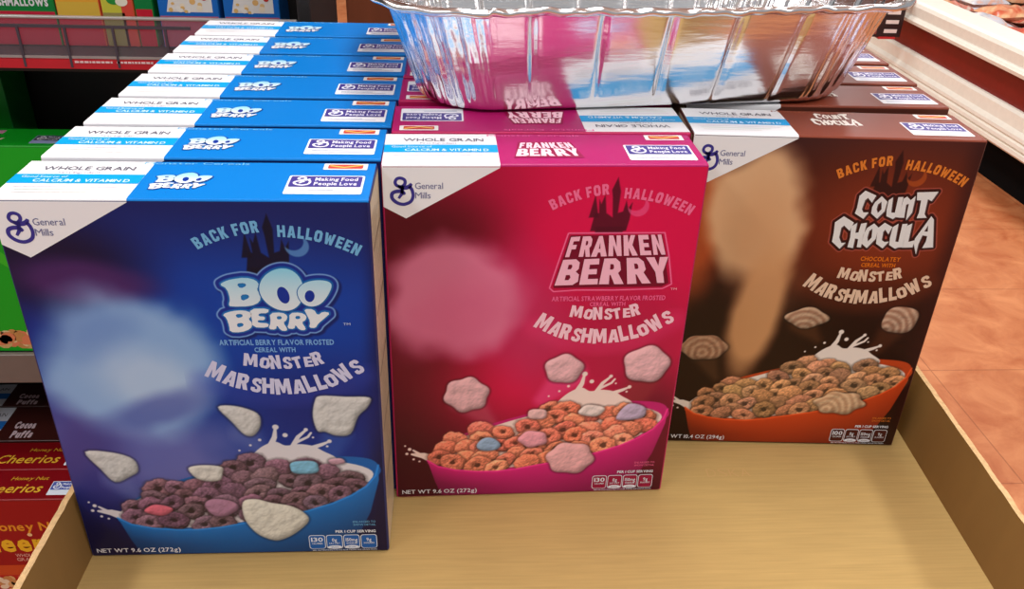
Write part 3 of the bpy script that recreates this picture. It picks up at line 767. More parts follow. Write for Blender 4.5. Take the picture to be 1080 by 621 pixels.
def ch_canvas():
    cv = Canvas((54, 20, 12)); f = (slice(None), slice(None))
    cv.mix(f, .6 * sstep(225, 258, GZ), (66, 34, 38))
    cv.glow(142, 190, 66, 52, (140, 50, 22), .9, soft=1.6)
    cv.mix(f, .85 * sstep(160, 110, GZ) , (34, 12, 6))
    cv.mix(f, .7 * sstep(176, 193, GX), (50, 16, 14))
    # candle-coloured haze
    cv.glow(12, 186, 18, 52, (190, 84, 40), .9, soft=1.0, warp=.2, seed=61)
    cv.glow(50, 196, 34, 46, (232, 188, 142), .92, ang=.15, soft=.5, warp=.26, seed=62)
    cv.glow(64, 120, 17, 58, (216, 158, 106), .9, ang=-.12, soft=.7, warp=.2, seed=64)
    cv.glow(60, 168, 22, 44, (206, 150, 104), .6, ang=.2, soft=1.4, warp=.5, seed=65)
    castle(cv, (48, 14, 8), .92); moon(cv, (170, 74, 24), .8)
    LL = [o for o, h in ch_shapes()]
    cv.loops(LL, (186, 88, 74), 2.6, .35); cv.loops(LL, (52, 14, 10), 2.0, .35)
    cv.line([(93, 142), (112, 131), (136, 127), (160, 130), (184, 146)], 7, 7, (120, 50, 26), a=.3, soft=6)
    cv.line([(30, 84), (42, 62)], 10, 3, (120, 84, 52), a=.4, soft=4); cv.line([(98, 112), (112, 98)], 10, 3, (110, 66, 36), a=.45, soft=4); cv.line([(166, 110), (158, 92)], 10, 6, (96, 50, 28), a=.5, soft=4)
    bowl_art(cv, (196, 66, 24), (84, 24, 14), (192, 138, 98), (232, 218, 208), 23, (186, 66, 26))
    M = 2; K = (196, 154, 122); D = (128, 78, 56)
    cv.blob(lobed(29.6, 88.5, 17, 11, 6, .05, 0, 2), K, 71, M, 4, bands=(29, 84, D))
    cv.blob(lobed(100.9, 116, 15, 8.5, 4, .09, .3, 3), (206, 172, 142), 72, M, 4, bands=(100, 106, D))
    cv.blob(lobed(168.8, 116, 13.5, 11.5, 4, .05, 0, 5), (206, 172, 146), 73, M, 5, bands=(160, 108, D))
    cv.blob(lobed(140.9, 40.5, 18.5, 10.5, 6, .10, .1, 8), (226, 190, 152), 74, M, 5, bands=(132, 34, (176, 126, 92)))
    return cv

choc = carton(dict(body_mat=solid('brown_carton_board', rgb(84, 40, 28), .4), canvas=ch_canvas, top=(128, 58, 38), top_text=(166, 92, 66), title=ch_title, back_col=(222, 124, 44), desc_col=(222, 112, 24),
    desc=[('CHOCOLATEY', 142.5, 163.6, 3.2, 28), ('CEREAL WITH', 142, 158.9, 2.9, 24)], sub_col=(226, 192, 164), net='NET WT 10.4 OZ (294g)', cal='100', icon=(70, 22, 16)))

# ------------------------------------------------------------------ stand the cartons in the tray
TZ = .0006
TOP_ONLY = {'carton', 'side_panel', 'brand_label', 'top_panel'}
ORD = ['front', 'second', 'third', 'fourth', 'fifth', 'sixth', 'seventh']
def put(o, x0, y0, a):
    c, s = math.cos(a), math.sin(a)
    o.location = (x0 + BW / 2 * c - BD / 2 * s, y0 + BW / 2 * s + BD / 2 * c, TZ); o.rotation_euler = (0, 0, a)

tag(boo, 'blue cereal box at the front of its row, with a bowl of purple cereal', 'cereal box', 'blue cereal boxes')
put(boo, 0, 0, 0)
for k in range(1, 7):
    o = copy_tree(boo, TOP_ONLY); put(o, .0019 * k, .0587 * k, 0)
    tag(o, '%s blue cereal box counting back from the front of the blue row' % ORD[k], 'cereal box', 'blue cereal boxes')
tag(frank, 'pink cereal box standing upright in front of the foil pan', 'cereal box', 'pink cereal boxes')
put(frank, .1938, .0505, .0203)
# the one behind is turned back to front
o = copy_tree(frank, TOP_ONLY)
o.location = (.1955 + BW / 2, .1062 + BD / 2 + .0024, TZ); o.rotation_euler = (0, 0, PI + .0203)
tag(o, 'pink cereal box turned back to front, directly behind the front pink box', 'cereal box', 'pink cereal boxes')
for k in range(2, 6):
    o = copy_tree(frank, TOP_ONLY); o.location = (.1965 + BW / 2, .0550 + .0587 * k + BD / 2, TZ); o.rotation_euler = (0, 0, PI + .008)
    tag(o, 'pink cereal box beneath the foil pan, %s in the pink row' % ORD[k], 'cereal box', 'pink cereal boxes')
tag(choc, 'brown cereal box at the right front with an orange bowl of chocolate cereal', 'cereal box', 'brown cereal boxes')
put(choc, .38935, .1105, -.0494)
for k, (xr, yr) in enumerate(((.5905, .1700), (.5945, .2285), (.5985, .2885), (.6020, .3465))):
    o = copy_tree(choc, TOP_ONLY); a = -.012
    put(o, xr - BW, yr + BW * .012, a)
    tag(o, '%s brown cereal box from the front of the brown row, behind the pan corner' % ORD[k + 1], 'cereal box', 'brown cereal boxes')

# ------------------------------------------------------------------ cardboard tray and its stand
CARD = cardboard_material('kraft_cardboard', rgb(177, 146, 90))
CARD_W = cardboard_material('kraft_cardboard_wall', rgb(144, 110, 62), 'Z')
CARD_E = solid('torn_cardboard_edge', rgb(206, 170, 120), .9, var=.15, scale=300)
tray = empty('cardboard_tray', (.29, .12, -.004), 0, 'open brown corrugated cardboard tray holding the rows of cereal boxes', 'tray')
def off(V): return [(x - .29, y - .12, z + .004) for x, y, z in V]
m = MB().box(-.004, -.20, -.004, .612, .432, 0); m.V = off(m.V); m.build('tray_bottom', CARD, tray)
def tray_wall(p, q, lean, h, name='tray_wall', segs=90, seed=1):
    """wall between ground points p and q, leaning outwards, with a slightly torn top edge"""
    rs = random.Random(seed); V = []; F = []; MI = []
    nx, ny = lean; t = .0038; L = math.hypot(nx, ny); ux, uy = nx / L, ny / L
    for i in range(segs + 1):
        s = i / segs; x = p[0] + (q[0] - p[0]) * s; y = p[1] + (q[1] - p[1]) * s
        hh = h + .0003 * rs.uniform(-1, 1) * (1 if rs.random() < .75 else 2.2)
        V += [(x, y, 0), (x + nx, y + ny, hh), (x + nx + ux * t, y + ny + uy * t, hh + .0003 * rs.uniform(-1, 1)), (x + ux * t, y + uy * t, 0)]
    for i in range(segs):
        a = 4 * i
        for k in range(4):
            F.append((a + k, a + (k + 1) % 4, a + 4 + (k + 1) % 4, a + 4 + k)); MI.append(1 if k == 1 else 0)
    F += [(0, 3, 2, 1), (4 * segs, 4 * segs + 1, 4 * segs + 2, 4 * segs + 3)]; MI += [0, 0]
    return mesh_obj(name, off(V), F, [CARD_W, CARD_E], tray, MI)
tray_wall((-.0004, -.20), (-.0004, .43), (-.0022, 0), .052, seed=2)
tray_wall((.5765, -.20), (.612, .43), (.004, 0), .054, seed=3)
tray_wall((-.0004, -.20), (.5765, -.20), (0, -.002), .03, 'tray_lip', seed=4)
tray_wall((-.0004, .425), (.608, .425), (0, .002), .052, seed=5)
# faint pencil-like mark pressed into the board
a = Art()
for i, ch in enumerate('DSKA'): text(a, ch, 428 + i * 8.6, 0, 9, 7, (186, 148, 92), 0, -.012)
mk = a.build('pressed_mark', lambda x, z, l: (x / 1000 - .29 + .0, z / 1000 - .12 + .068, .0042), tray)

STAND = solid('stand_board', rgb(70, 60, 54), .7)
m = MB().box(-.02 + .02, -.16, FLOOR, .585, .34, -.0045, .004)
st = m.build('display_stand', STAND); tag(st, 'dark square display stand carrying the cardboard tray', 'display stand')

# ------------------------------------------------------------------ foil pan
def foil_material():
    m, nt, b = nodes('aluminium_foil')
    b.inputs['Metallic'].default_value = 1; b.inputs['Base Color'].default_value = (.90, .90, .91, 1); b.inputs['Roughness'].default_value = .2
    tc = nt.nodes.new('ShaderNodeTexCoord')
    n = nt.nodes.new('ShaderNodeTexNoise'); n.inputs['Scale'].default_value = 60; n.inputs['Detail'].default_value = 4
    mp = nt.nodes.new('ShaderNodeMapping'); mp.inputs['Scale'].default_value = (.35, .35, 2.2)
    nt.links.new(tc.outputs['Object'], mp.inputs['Vector']); nt.links.new(mp.outputs['Vector'], n.inputs['Vector'])
    bp = nt.nodes.new('ShaderNodeBump'); bp.inputs['Strength'].default_value = .35; bp.inputs['Distance'].default_value = .0012
    nt.links.new(n.outputs['Fac'], bp.inputs['Height']); nt.links.new(bp.outputs['Normal'], b.inputs['Normal'])
    return m
FOIL = foil_material()
def rr_point(s, hx, hy, r):
    """point and outward normal on a rounded rectangle; s in 0..1, same s meets the same feature on every ring"""
    seg = [('l', (hx - r, -hy), (1, 0), 2 * (hx - r)), ]
    # fixed share of s for sides and corners so the rings line up
    A = [(.0, .22), (.22, .28), (.28, .44), (.44, .50), (.50, .72), (.72, .78), (.78, .94), (.94, 1.0)]
    for i, (a, b) in enumerate(A):
        if s <= b or i == 7:
            t = (s - a) / (b - a); break
    if i == 0: return (-(hx - r) + 2 * (hx - r) * t, -hy), (0, -1), 0, t
    if i == 2: return (hx, -(hy - r) + 2 * (hy - r) * t), (1, 0), 0, t
    if i == 4: return ((hx - r) - 2 * (hx - r) * t, hy), (0, 1), 0, t
    if i == 6: return (-hx, (hy - r) - 2 * (hy - r) * t), (-1, 0), 0, t
    cx, cy, a0 = {1: (hx - r, -(hy - r), -PI / 2), 3: (hx - r, hy - r, 0), 5: (-(hx - r), hy - r, PI / 2), 7: (-(hx - r), -(hy - r), PI)}[i]
    a = a0 + t * PI / 2
    return (cx + r * math.cos(a), cy + r * math.sin(a)), (math.cos(a), math.sin(a)), 1, t
def pan_mesh(profile, N, hx0, hy0, r0):
    V = []; F = []
    rs = random.Random(4); ph = [rs.uniform(0, 6) for _ in range(6)]
    for j, (out, z, rib, crk, dr) in enumerate(profile):
        for i in range(N):
            s = i / N
            (x, y), (nx, ny), corner, t = rr_point(s, hx0 + out, hy0 + out, r0 + out * dr)
            d = 0; dz = 0
            if corner:
                w = math.sin(PI * t) ** .5
                d += crk * w * (.0008 * math.sin(t * 47 + ph[0]) + .0005 * math.sin(t * 101 + ph[1] + z * 60) + .0003 * math.sin(z * 420 + t * 30))
            else:
                L = 2 * (hx0 - r0) if abs(ny) > .5 else 2 * (hy0 - r0)
                nrib = 5 if abs(ny) > .5 else 4
                u = (t * nrib) % 1; g = math.exp(-((u - .5) / .06) ** 2)
                d += rib * (-.0020 * g) + crk * .00006 * math.sin(z * 900 + t * 9)
            if crk < 0: pass
            if rib == -1: d = 0
            if out > .027:
                k = (out - .027) / .012
                dz = k * (.0009 * math.sin(s * 190 + ph[2]) + .0007 * math.sin(s * 420 + ph[3]) + .0012 * math.sin(s * 37 + ph[4])); d = k * (.0008 * math.sin(s * 260 + ph[5]))
            V.append((x + nx * d, y + ny * d, z + dz))
    for j in range(len(profile) - 1):
        for i in range(N):
            F.append((j * N + i, j * N + (i + 1) % N, (j + 1) * N + (i + 1) % N, (j + 1) * N + i))
    return V, F
N = 1500
HPAN = .072
pan = empty('foil_pan', (.3580, .2660, BH + TZ + .0008), .131, 'deep silver aluminium foil roasting pan resting on top of the pink and brown boxes', 'foil pan')
hx0, hy0, r0 = .1560, .108, .050
prof = [(-.012, .0, 0, 0, 1), (-.004, .0002, 0, .3, 1), (0, .0025, .2, .6, 1), (.0022, .006, .7, .9, 1)]
for k in range(1, 15):
    t = k / 15; prof.append((.0022 + .0195 * t, .006 + (HPAN - .011) * t, 1, 1, .6))
prof += [(.0222, HPAN - .004, .6, .8, .6), (.0235, HPAN - .001, .3, .6, .6), (.0255, HPAN, .1, .5, .6), (.028, HPAN + .0003, 0, 0, .6)]
V, F = pan_mesh(prof, N, hx0, hy0, r0)
c = len(V); V.append((0, 0, 0)); F += [(c, (i + 1) % N, i) for i in range(N)]
po = mesh_obj('pan_body', V, F, FOIL, pan, smooth=True)
sd = po.modifiers.new('thick', 'SOLIDIFY'); sd.thickness = .0003; sd.offset = 1
rim = [(.028, HPAN + .0003, 0, 0, .6), (.0305, HPAN + .0012, 0, 0, .6)] + [(.0325 + .0026 * math.cos(a), HPAN - .0008 + .0026 * math.sin(a), 0, 0, .6) for a in [PI * .7 - k * PI / 5 for k in range(9)]]
V, F = pan_mesh(rim, N, hx0, hy0, r0)
mesh_obj('rolled_rim', V, F, FOIL, pan, smooth=True)

# ------------------------------------------------------------------ floor, ceiling, far wall
def tile_material():
    m, nt, b = nodes('orange_floor_tile')
    tc = nt.nodes.new('ShaderNodeTexCoord'); mp = nt.nodes.new('ShaderNodeMapping')
    mp.inputs['Location'].default_value = (-.62, -.1135, 0)
    nt.links.new(tc.outputs['Object'], mp.inputs['Vector'])
    br = nt.nodes.new('ShaderNodeTexBrick'); br.offset = 0; br.inputs['Scale'].default_value = 1; br.inputs['Brick Width'].default_value = .89; br.inputs['Row Height'].default_value = .445
    br.inputs['Mortar Size'].default_value = .0022; br.inputs['Mortar Smooth'].default_value = .4; br.inputs['Bias'].default_value = 0
    br.inputs['Color1'].default_value = (1, 1, 1, 1); br.inputs['Color2'].default_value = (.93, .93, .93, 1); br.inputs['Mortar'].default_value = (.66, .60, .56, 1)
    nt.links.new(mp.outputs['Vector'], br.inputs['Vector'])
    n = nt.nodes.new('ShaderNodeTexNoise'); n.inputs['Scale'].default_value = 9; n.inputs['Detail'].default_value = 9; n.inputs['Roughness'].default_value = .62; n.inputs['Distortion'].default_value = .6
    nt.links.new(tc.outputs['Object'], n.inputs['Vector'])
    r = nt.nodes.new('ShaderNodeValToRGB'); e = r.color_ramp.elements
    e[0].position = .3; e[0].color = (*rgb(168, 90, 48), 1); e[1].position = .72; e[1].color = (*rgb(208, 138, 90), 1)
    nt.links.new(n.outputs['Fac'], r.inputs['Fac'])
    mx = nt.nodes.new('ShaderNodeMix'); mx.data_type = 'RGBA'; mx.blend_type = 'MULTIPLY'; mx.inputs[0].default_value = 1
    nt.links.new(r.outputs['Color'], mx.inputs[6]); nt.links.new(br.outputs['Color'], mx.inputs[7]); nt.links.new(mx.outputs[2], b.inputs['Base Color'])
    b.inputs['Roughness'].default_value = .42
    return m
def slab(name, x0, y0, x1, y1, z0, z1, mat):
    o = MB().box(x0, y0, z0, x1, y1, z1).build(name, mat); return tag(o, kind='structure')
slab('floor', -4, -3, 6, 9, FLOOR - .1, FLOOR, tile_material())
slab('ceiling', -4, -3, 6, 9, 2.3, 2.4, solid('ceiling_paint', rgb(225, 222, 215), .9))
slab('wall_back', -4, 9, 6, 9.1, FLOOR, 2.3, solid('back_wall_paint', rgb(150, 120, 100), .8))

# ------------------------------------------------------------------ shelf unit on the left
DARK = solid('dark_shelf_steel', rgb(34, 30, 30), .6); GREY = solid('grey_price_channel', rgb(120, 112, 106), .45, .3)
SILVER = solid('silver_channel', rgb(172, 168, 166), .35, .5); REDS = solid('red_price_strip', rgb(190, 24, 40), .4)
gon = empty('store_shelf', (-.55, .62, FLOOR), 0, 'dark store shelving unit behind the blue boxes, with clear plastic fence', 'shelf unit')
def G(m, name, mat): m.V = [(x + .55, y - .62, z - FLOOR) for x, y, z in m.V]; return m.build(name, mat, gon)
G(MB().box(-1.2, .622, FLOOR, .083, .64, .9), 'back_panel', DARK)
G(MB().box(.083, .45, FLOOR + .35, .096, .64, .9, .002), 'end_panel', DARK)
G(MB().box(-1.213, .45, FLOOR, -1.2, .64, .9, .002), 'end_panel', DARK)
G(MB().box(-1.2, .37, FLOOR, -.05, .622, -.5555, .003), 'base_deck', DARK)
G(MB().box(-1.2, .455, -.155, .083, .622, -.1412), 'shelf_board', DARK)
G(MB().box(-1.2, .448, -.180, .083, .455, -.140, .0015), 'price_channel', GREY)
G(MB().box(-1.2, .455, .190, .083, .622, .203), 'shelf_board', DARK)
G(MB().box(-1.2, .449, .1945, .083, .455, .2035), 'price_strip', REDS)
m = MB(); rs = random.Random(5)
for x0, x1 in ((-.222, -.212), (-.135, -.100), (-.095, -.062), (-.05, -.02)):
    x = x0
    while x < x1:
        w = rs.uniform(.0015, .004); m.box(x, .4484, .2004, x + w, .4489, .2022); x += w + .001
G(m, 'strip_lettering', solid('white_strip_ink', rgb(225, 200, 200), .5))
def clear_material():
    m, nt, b = nodes('clear_plastic'); b.inputs['Base Color'].default_value = (.20, .15, .18, 1)
    b.inputs['Roughness'].default_value = .12; b.inputs['Alpha'].default_value = .22; return m
f = G(MB().box(-1.2, .4502, .2045, .081, .4522, .2425), 'shelf_fence', clear_material())
def GS(m, name, mat): m.V = [(x + .55, y - .62, z - FLOOR) for x, y, z in m.V]; return m.build(name, mat, f)
GS(MB().box(-1.2, .4485, .2418, .082, .4545, .2445, .001), 'fence_rail', SILVER)
SMOKE = solid('smoky_plastic', rgb(70, 62, 72), .3)
GS(MB().box(-1.2, .4490, .2335, -.02, .4505, .2365), 'fence_rail', SMOKE)
GS(MB().box(-1.2, .4490, .2045, .075, .4505, .2068), 'fence_rail', SILVER)
for x in (-.30, -.1835, -.1395, -.0945, -.045, .000, .04):
    GS(MB().box(x, .4484, .196, x + .0022, .4503, .2345), 'fence_strut', SMOKE)

# small cartons on the upper shelf behind the fence
def small_carton(name, label, cat, x0, x1, y0, d, z0, h, paint, group=None):
    root = empty(name, ((x0 + x1) / 2, y0 + d / 2, z0), 0, label, cat, group); w = (x1 - x0)
    MB().box(-w / 2, -d / 2, 0, w / 2, d / 2, h, .0012).build('carton', paint['mat'], root)
    a = Art(); paint['front'](a, w * 1000, h * 1000)
    a.build('front_print', lambda x, z, l: (x / 1000 - w / 2, -d / 2 - EPS * (l + 1), z / 1000), root)
    return root
S_GREEN = solid('green_carton_board', rgb(18, 130, 52), .4); S_ORANGE = solid('orange_carton_board', rgb(214, 90, 48), .4); S_BLUE = solid('sky_blue_carton_board', rgb(24, 110, 190), .4)
YS = .50
def bits(a, w, h, x0, z0, x1, z1, cols, n, seed, r=2.4, layer=1):
    rs = random.Random(seed)
    for i in range(n):
        rr = r * rs.uniform(.7, 1.3); a.ell(rs.uniform(x0 + rr, x1 - rr), rs.uniform(z0 + rr, z1 - rr), rr, rr * rs.uniform(.7, 1), cols[i % len(cols)], layer + (i % 12) * .3, 10)
def p_green(a, w, h):
    a.rect(1, 1, w - 1, h - 1, (16, 128, 58), 0); a.rect(1, 1, w - 1, 34, (190, 36, 60), 1)
    text(a, 'MARSHMALLOWS', w - 38.5, 39.5, 6.4, 66, (225, 225, 225), 3, .05); bits(a, w, h, 4, 47, w - 20, 62, [(230, 220, 220), (240, 230, 160)], 14, 2, 3, 2)
def p_orange(a, w, h):
    a.tri([(1, 1), (w - 1, 1), (w - 1, h - 1), (1, h - 1)], [(0, 1, 2, 3)], lambda x, z: (224, 196, 50) if z < 5 else (226, 80, 60), 0)
    a.rect(1, 1, w - 1, 30, (196, 44, 64), 1); a.rect(1, 30, w - 1, 44, (214, 176, 66), 1); bits(a, w, h, 12, 46, w - 8, 62, [(236, 226, 206), (240, 214, 120)], 5, 6, 4, 2)
def p_lime(a, w, h):
    a.rect(1, 1, w - 1, h - 1, (200, 196, 66), 0); a.rect(w * .62, 1, w - 1, h - 1, (214, 74, 60), 1); a.rect(1, 1, w * .7, 34, (150, 140, 84), 1)
    a.ell(w * .42, 47, 7, 5, (40, 140, 60), 2); a.ell(w * .66, 45, 6, 4.5, (232, 226, 206), 3); a.ell(w * .35, 56, 6, 4, (60, 150, 60), 2)
def p_dgreen(a, w, h): a.rect(1, 1, w - 1, h - 1, (10, 122, 60), 0); a.rect(1, 1, w - 1, 38, (196, 30, 52), 1)
def p_blue(a, w, h):
    a.rect(1, 1, w - 1, h - 1, (26, 104, 190), 0)
    a.poly([(8, 36), (w * .42, h * .9), (w * .95 - 3, h * .9), (w - 6, 36)], (226, 222, 216), 1)
    bits(a, w, h, w * .36, 34, w - 5, h - 3, [(222, 176, 110), (200, 70, 50), (236, 222, 196), (196, 54, 44), (226, 188, 130)], 26, 9, 3.2, 2)
    bits(a, w, h, 8, 34, w * .55, 46, [(232, 228, 220), (222, 180, 110)], 9, 8, 2.4, 2); a.rect(1, 1, w - 1, 32, (180, 90, 110), 1)
small_carton('cereal_box', 'green carton lettered in white on the upper shelf, at the far left', 'cereal box', -.30, -.1650, YS, .05, .2036, .11, dict(mat=S_GREEN, front=p_green))
small_carton('snack_box', 'orange and yellow snack carton beside the green lettered carton on the upper shelf', 'snack box', -.1640, -.1208, YS, .05, .2036, .11, dict(mat=S_ORANGE, front=p_orange))
small_carton('snack_box', 'lime and red snack carton with green fruit picture on the upper shelf', 'snack box', -.1200, -.0878, YS, .05, .2036, .11, dict(mat=S_ORANGE, front=p_lime))
small_carton('snack_box', 'narrow plain green carton on the upper shelf, left of the blue cartons', 'snack box', -.0870, -.0690, YS, .05, .2036, .11, dict(mat=S_GREEN, front=p_dgreen))
small_carton('cereal_box', 'left of the two small blue cereal cartons on the upper shelf', 'cereal box', -.0637, -.0040, YS, .05, .2036, .11, dict(mat=S_BLUE, front=p_blue), 'blue cartons on the upper shelf')
small_carton('cereal_box', 'right of the two small blue cereal cartons on the upper shelf', 'cereal box', .0010, .0570, YS, .05, .2036, .11, dict(mat=S_BLUE, front=p_blue), 'blue cartons on the upper shelf')

# full-size cartons on the lower shelves
def shelf_carton(label, x0, y0, z0, mat, topcol, deco_top, deco_front, group, d=BD, label_wrap=False):
    root = empty('cereal_box', (x0 + BW / 2, y0 + d / 2, z0), 0, label, 'cereal box', group)
    MB().box(-BW / 2, -d / 2, 0, BW / 2, d / 2, BH, .0014).build('carton', mat, root)
    tf = lambda x, y, l: (x / 1000 - BW / 2, (y / 1000) * d / BD - d / 2, BH + EPS * (l + 1))
    ff = lambda x, z, l: (x / 1000 - BW / 2, -d / 2 - EPS * (l + 1), z / 1000)
    a = Art(); a.rect(1.2, 1.2, 190.8, 51.5, topcol, 0); deco_top(a); a.build('top_print', tf, root)
    a = Art(); deco_front(a); a.build('front_print', ff, root)
    return root
def badge(a, c1=(214, 222, 232), c2=(70, 84, 160)):
    a.rect(148, 7, 187, 31, c1, 1, 1); a.rect(149, 16, 186, 30, c2, 2, .8); emblem(a, 156, 23, 11, (235, 238, 245), 3)
    text(a, 'Making Food', 172.5, 24, 3.6, 22, (235, 238, 245), 3, .01); text(a, 'People Love', 172.5, 18, 3.6, 22, (235, 238, 245), 3, .01)
def ch_top(a):
    text(a, 'Honey Nut', 118, 34, 6, 44, (196, 150, 40), 1, .01, slant=.2); text(a, 'Cheerios', 100, 12, 15, 76, (216, 170, 50), 1, .012, slant=.2); badge(a); a.rect(176, 38, 190, 48, (220, 214, 208), 1, 1)
def ch_front(a):
    a.rect(1.2, 1.2, 190.8, 250.5, (160, 15, 20), 0)
    text(a, 'Honey Nut', 118, 203, 13, 92, (236, 150, 40), 1, .025); text(a, 'Cheerios', 108, 169, 27, 142, (246, 188, 40), 1, .035)
    text(a, 'WHOLE', 105, 159, 5.2, 22, (226, 170, 150), 1, .01); text(a, 'GRAIN', 105, 152, 5.2, 22, (226, 170, 150), 1, .01); text(a, 'O', 126, 151, 11, 11, (236, 200, 170), 1, .01)
    a.ell(119, 196, 3, 2.6, (246, 200, 140), 2)
    a.rect(1.2, 128, 190.8, 145, (206, 74, 30), 1); a.rect(1.2, 1.2, 190.8, 128, (190, 36, 26), 1)
    bits(a, 0, 0, 60, 60, 180, 128, [(226, 170, 110), (206, 140, 80), (240, 214, 180)], 120, 4, 5, 2)
RED_B = solid('red_carton_board', rgb(138, 14, 22), .4); BRN_B = solid('cocoa_carton_board', rgb(58, 24, 20), .4)
for k in range(2):
    shelf_carton(('red and yellow cereal box at the front of the lowest shelf, left of the tray', 'red cereal box directly behind the front red one on the lowest shelf')[k],
                 -.403, .383 + k * .0535, -.5552, RED_B, (122, 10, 18), ch_top, ch_front, 'red cereal boxes on the lowest shelf')
def co_top(a):
    a.rect(1.2, 1.2, 68, 51.5, (206, 206, 214), 1); a.rect(1.2, 17, 68, 30, (30, 110, 190), 2); text(a, 'WHOLE GRAIN', 36, 37, 5.5, 52, (70, 66, 76), 2)
    text(a, 'Cocoa', 96, 19, 9, 27, (214, 190, 196), 2, .07); text(a, 'Puffs', 99, 5, 9, 27, (214, 190, 196), 2, .07); badge(a)
def co_front(a):
    a.rect(1.2, 1.2, 190.8, 250.5, (60, 24, 18), 0); a.poly([(1.2, 250.5), (1.2, 226), (13, 219), (68, 250.5)], (206, 206, 214), 1)
    text(a, 'Cocoa', 130, 190, 24, 90, (226, 206, 206), 1, .06); text(a, 'Puffs', 130, 160, 24, 90, (226, 206, 206), 1, .06)
for k in range(1):
    shelf_carton('dark brown cereal box with white bubble lettering, behind the red boxes on the lowest shelf', -.430, .4925 + k * .07, -.5552, BRN_B, (64, 26, 22), co_top, co_front, 'brown cereal boxes on the lowest shelf', .072)
shelf_carton('dark brown cereal box at the very back of the lowest shelf, under the grey channel', -.452, .566, -.5552, BRN_B, (64, 26, 22), co_top, co_front, 'brown cereal boxes on the lowest shelf', .052)
def gr_top(a):
    a.rect(1.2, 36, 110, 46, (196, 130, 160), 1); text(a, 'Lucky', 96, 14, 12, 44, (220, 190, 170), 1, .04); badge(a, (150, 160, 200), (40, 40, 60))
def gr_front(a):
    a.rect(1.2, 1.2, 190.8, 250.5, (22, 168, 34), 0)
    a.poly([(60, 160), (190, 40), (190, 34), (60, 140)], (60, 190, 40), 1)
    bits(a, 0, 0, 10, 3, 160, 34, [(206, 170, 110), (226, 200, 150), (196, 140, 80), (220, 130, 90)], 90, 12, 7, 2)
    a.ell(160, 26, 11, 14, (196, 176, 120), 7); a.ell(163, 12, 7, 5, (214, 232, 206), 8); a.ell(160, 28, 6, 8, (206, 190, 140), 8)
def p_plain(a, w, h): a.rect(1, 1, w - 1, h - 1, (12, 120, 30), 0); a.rect(6, 30, w - 20, 80, (190, 160, 60), 1)
GRN_B = solid('bright_green_carton_board', rgb(20, 150, 34), .4)
for k in range(1):
    shelf_carton(('bright green cereal box at the front of the middle shelf, left of the blue boxes', 'green cereal box second from the front on the middle shelf', 'green cereal box in the dark at the back of the middle shelf')[k],
                 -.355 - .004 * k, .457 + k * .0545, -.1410, GRN_B, (16, 150, 32), gr_top, gr_front, 'green cereal boxes on the middle shelf')

small_carton('cereal_box', 'tall green cereal box in the dark at the back left of the middle shelf', 'cereal box', -.46, -.262, .55, .055, -.1410, .322, dict(mat=S_GREEN, front=p_plain), 'green cereal boxes on the middle shelf')

# brown wooden panel behind the shelf end
WOOD = cardboard_material('brown_wood_laminate', rgb(132, 72, 46), 'Z')
o = MB().box(.099, .70, FLOOR, .62, .74, .75, .003).build('wooden_panel', WOOD); tag(o, 'plain reddish-brown wooden panel standing behind the rear blue box', 'wooden panel')

# ------------------------------------------------------------------ freezer case on the right
CREAM = solid('cream_plastic', rgb(246, 246, 232), .35, var=.03); MAROON = solid('maroon_panel', rgb(120, 14, 10), .4); BLACK = solid('black_kick_plate', rgb(9, 8, 8), .95, spec=.1); GASK = solid('dark_grey_gasket', rgb(84, 76, 66), .5)
FX, FY = 3.0, 3.6
fz = empty('freezer_case', (FX, FY, FLOOR), 0, 'long open freezer case with cream rails and dark red side, across the aisle', 'freezer')
def Z(m, name, mat): m.V = [(x - FX, y - FY, z - FLOOR) for x, y, z in m.V]; return m.build(name, mat, fz)
Y0, Y1 = 1.2, 6.2
Z(MB().box(2.42, Y0, FLOOR, 3.9, Y1, -.66), 'base_plinth', BLACK)
Z(MB().box(2.385, Y0, -.66, 2.44, Y1, -.36), 'side_panel', MAROON)
Z(MB().box(2.44, Y0, -.66, 3.9, Y1, -.56), 'inner_floor', GASK)
Z(MB().box(3.86, Y0, -.56, 3.9, Y1, -.33), 'side_panel', MAROON)
bump = [(2.44, -.542), (2.372, -.542), (2.360, -.552), (2.357, -.600), (2.350, -.606), (2.340, -.614), (2.338, -.626), (2.346, -.634), (2.338, -.642), (2.336, -.655), (2.346, -.662), (2.338, -.668), (2.336, -.682), (2.346, -.692), (2.44, -.694)]
Z(MB().prism_y(bump, Y0, Y1), 'lower_bumper', CREAM)
rail = [(2.50, -.322), (2.372, -.322), (2.356, -.330), (2.350, -.345), (2.352, -.385), (2.344, -.392), (2.338, -.404), (2.342, -.418), (2.356, -.424), (2.385, -.424), (2.385, -.36), (2.50, -.36)]
Z(MB().prism_y(rail, Y0, Y1), 'top_rail', CREAM)
Z(MB().prism_y([(2.50, -.322), (2.56, -.345), (2.57, -.56), (2.44, -.56), (2.44, -.362), (2.50, -.36)], Y0, Y1), 'inner_gasket', GASK)

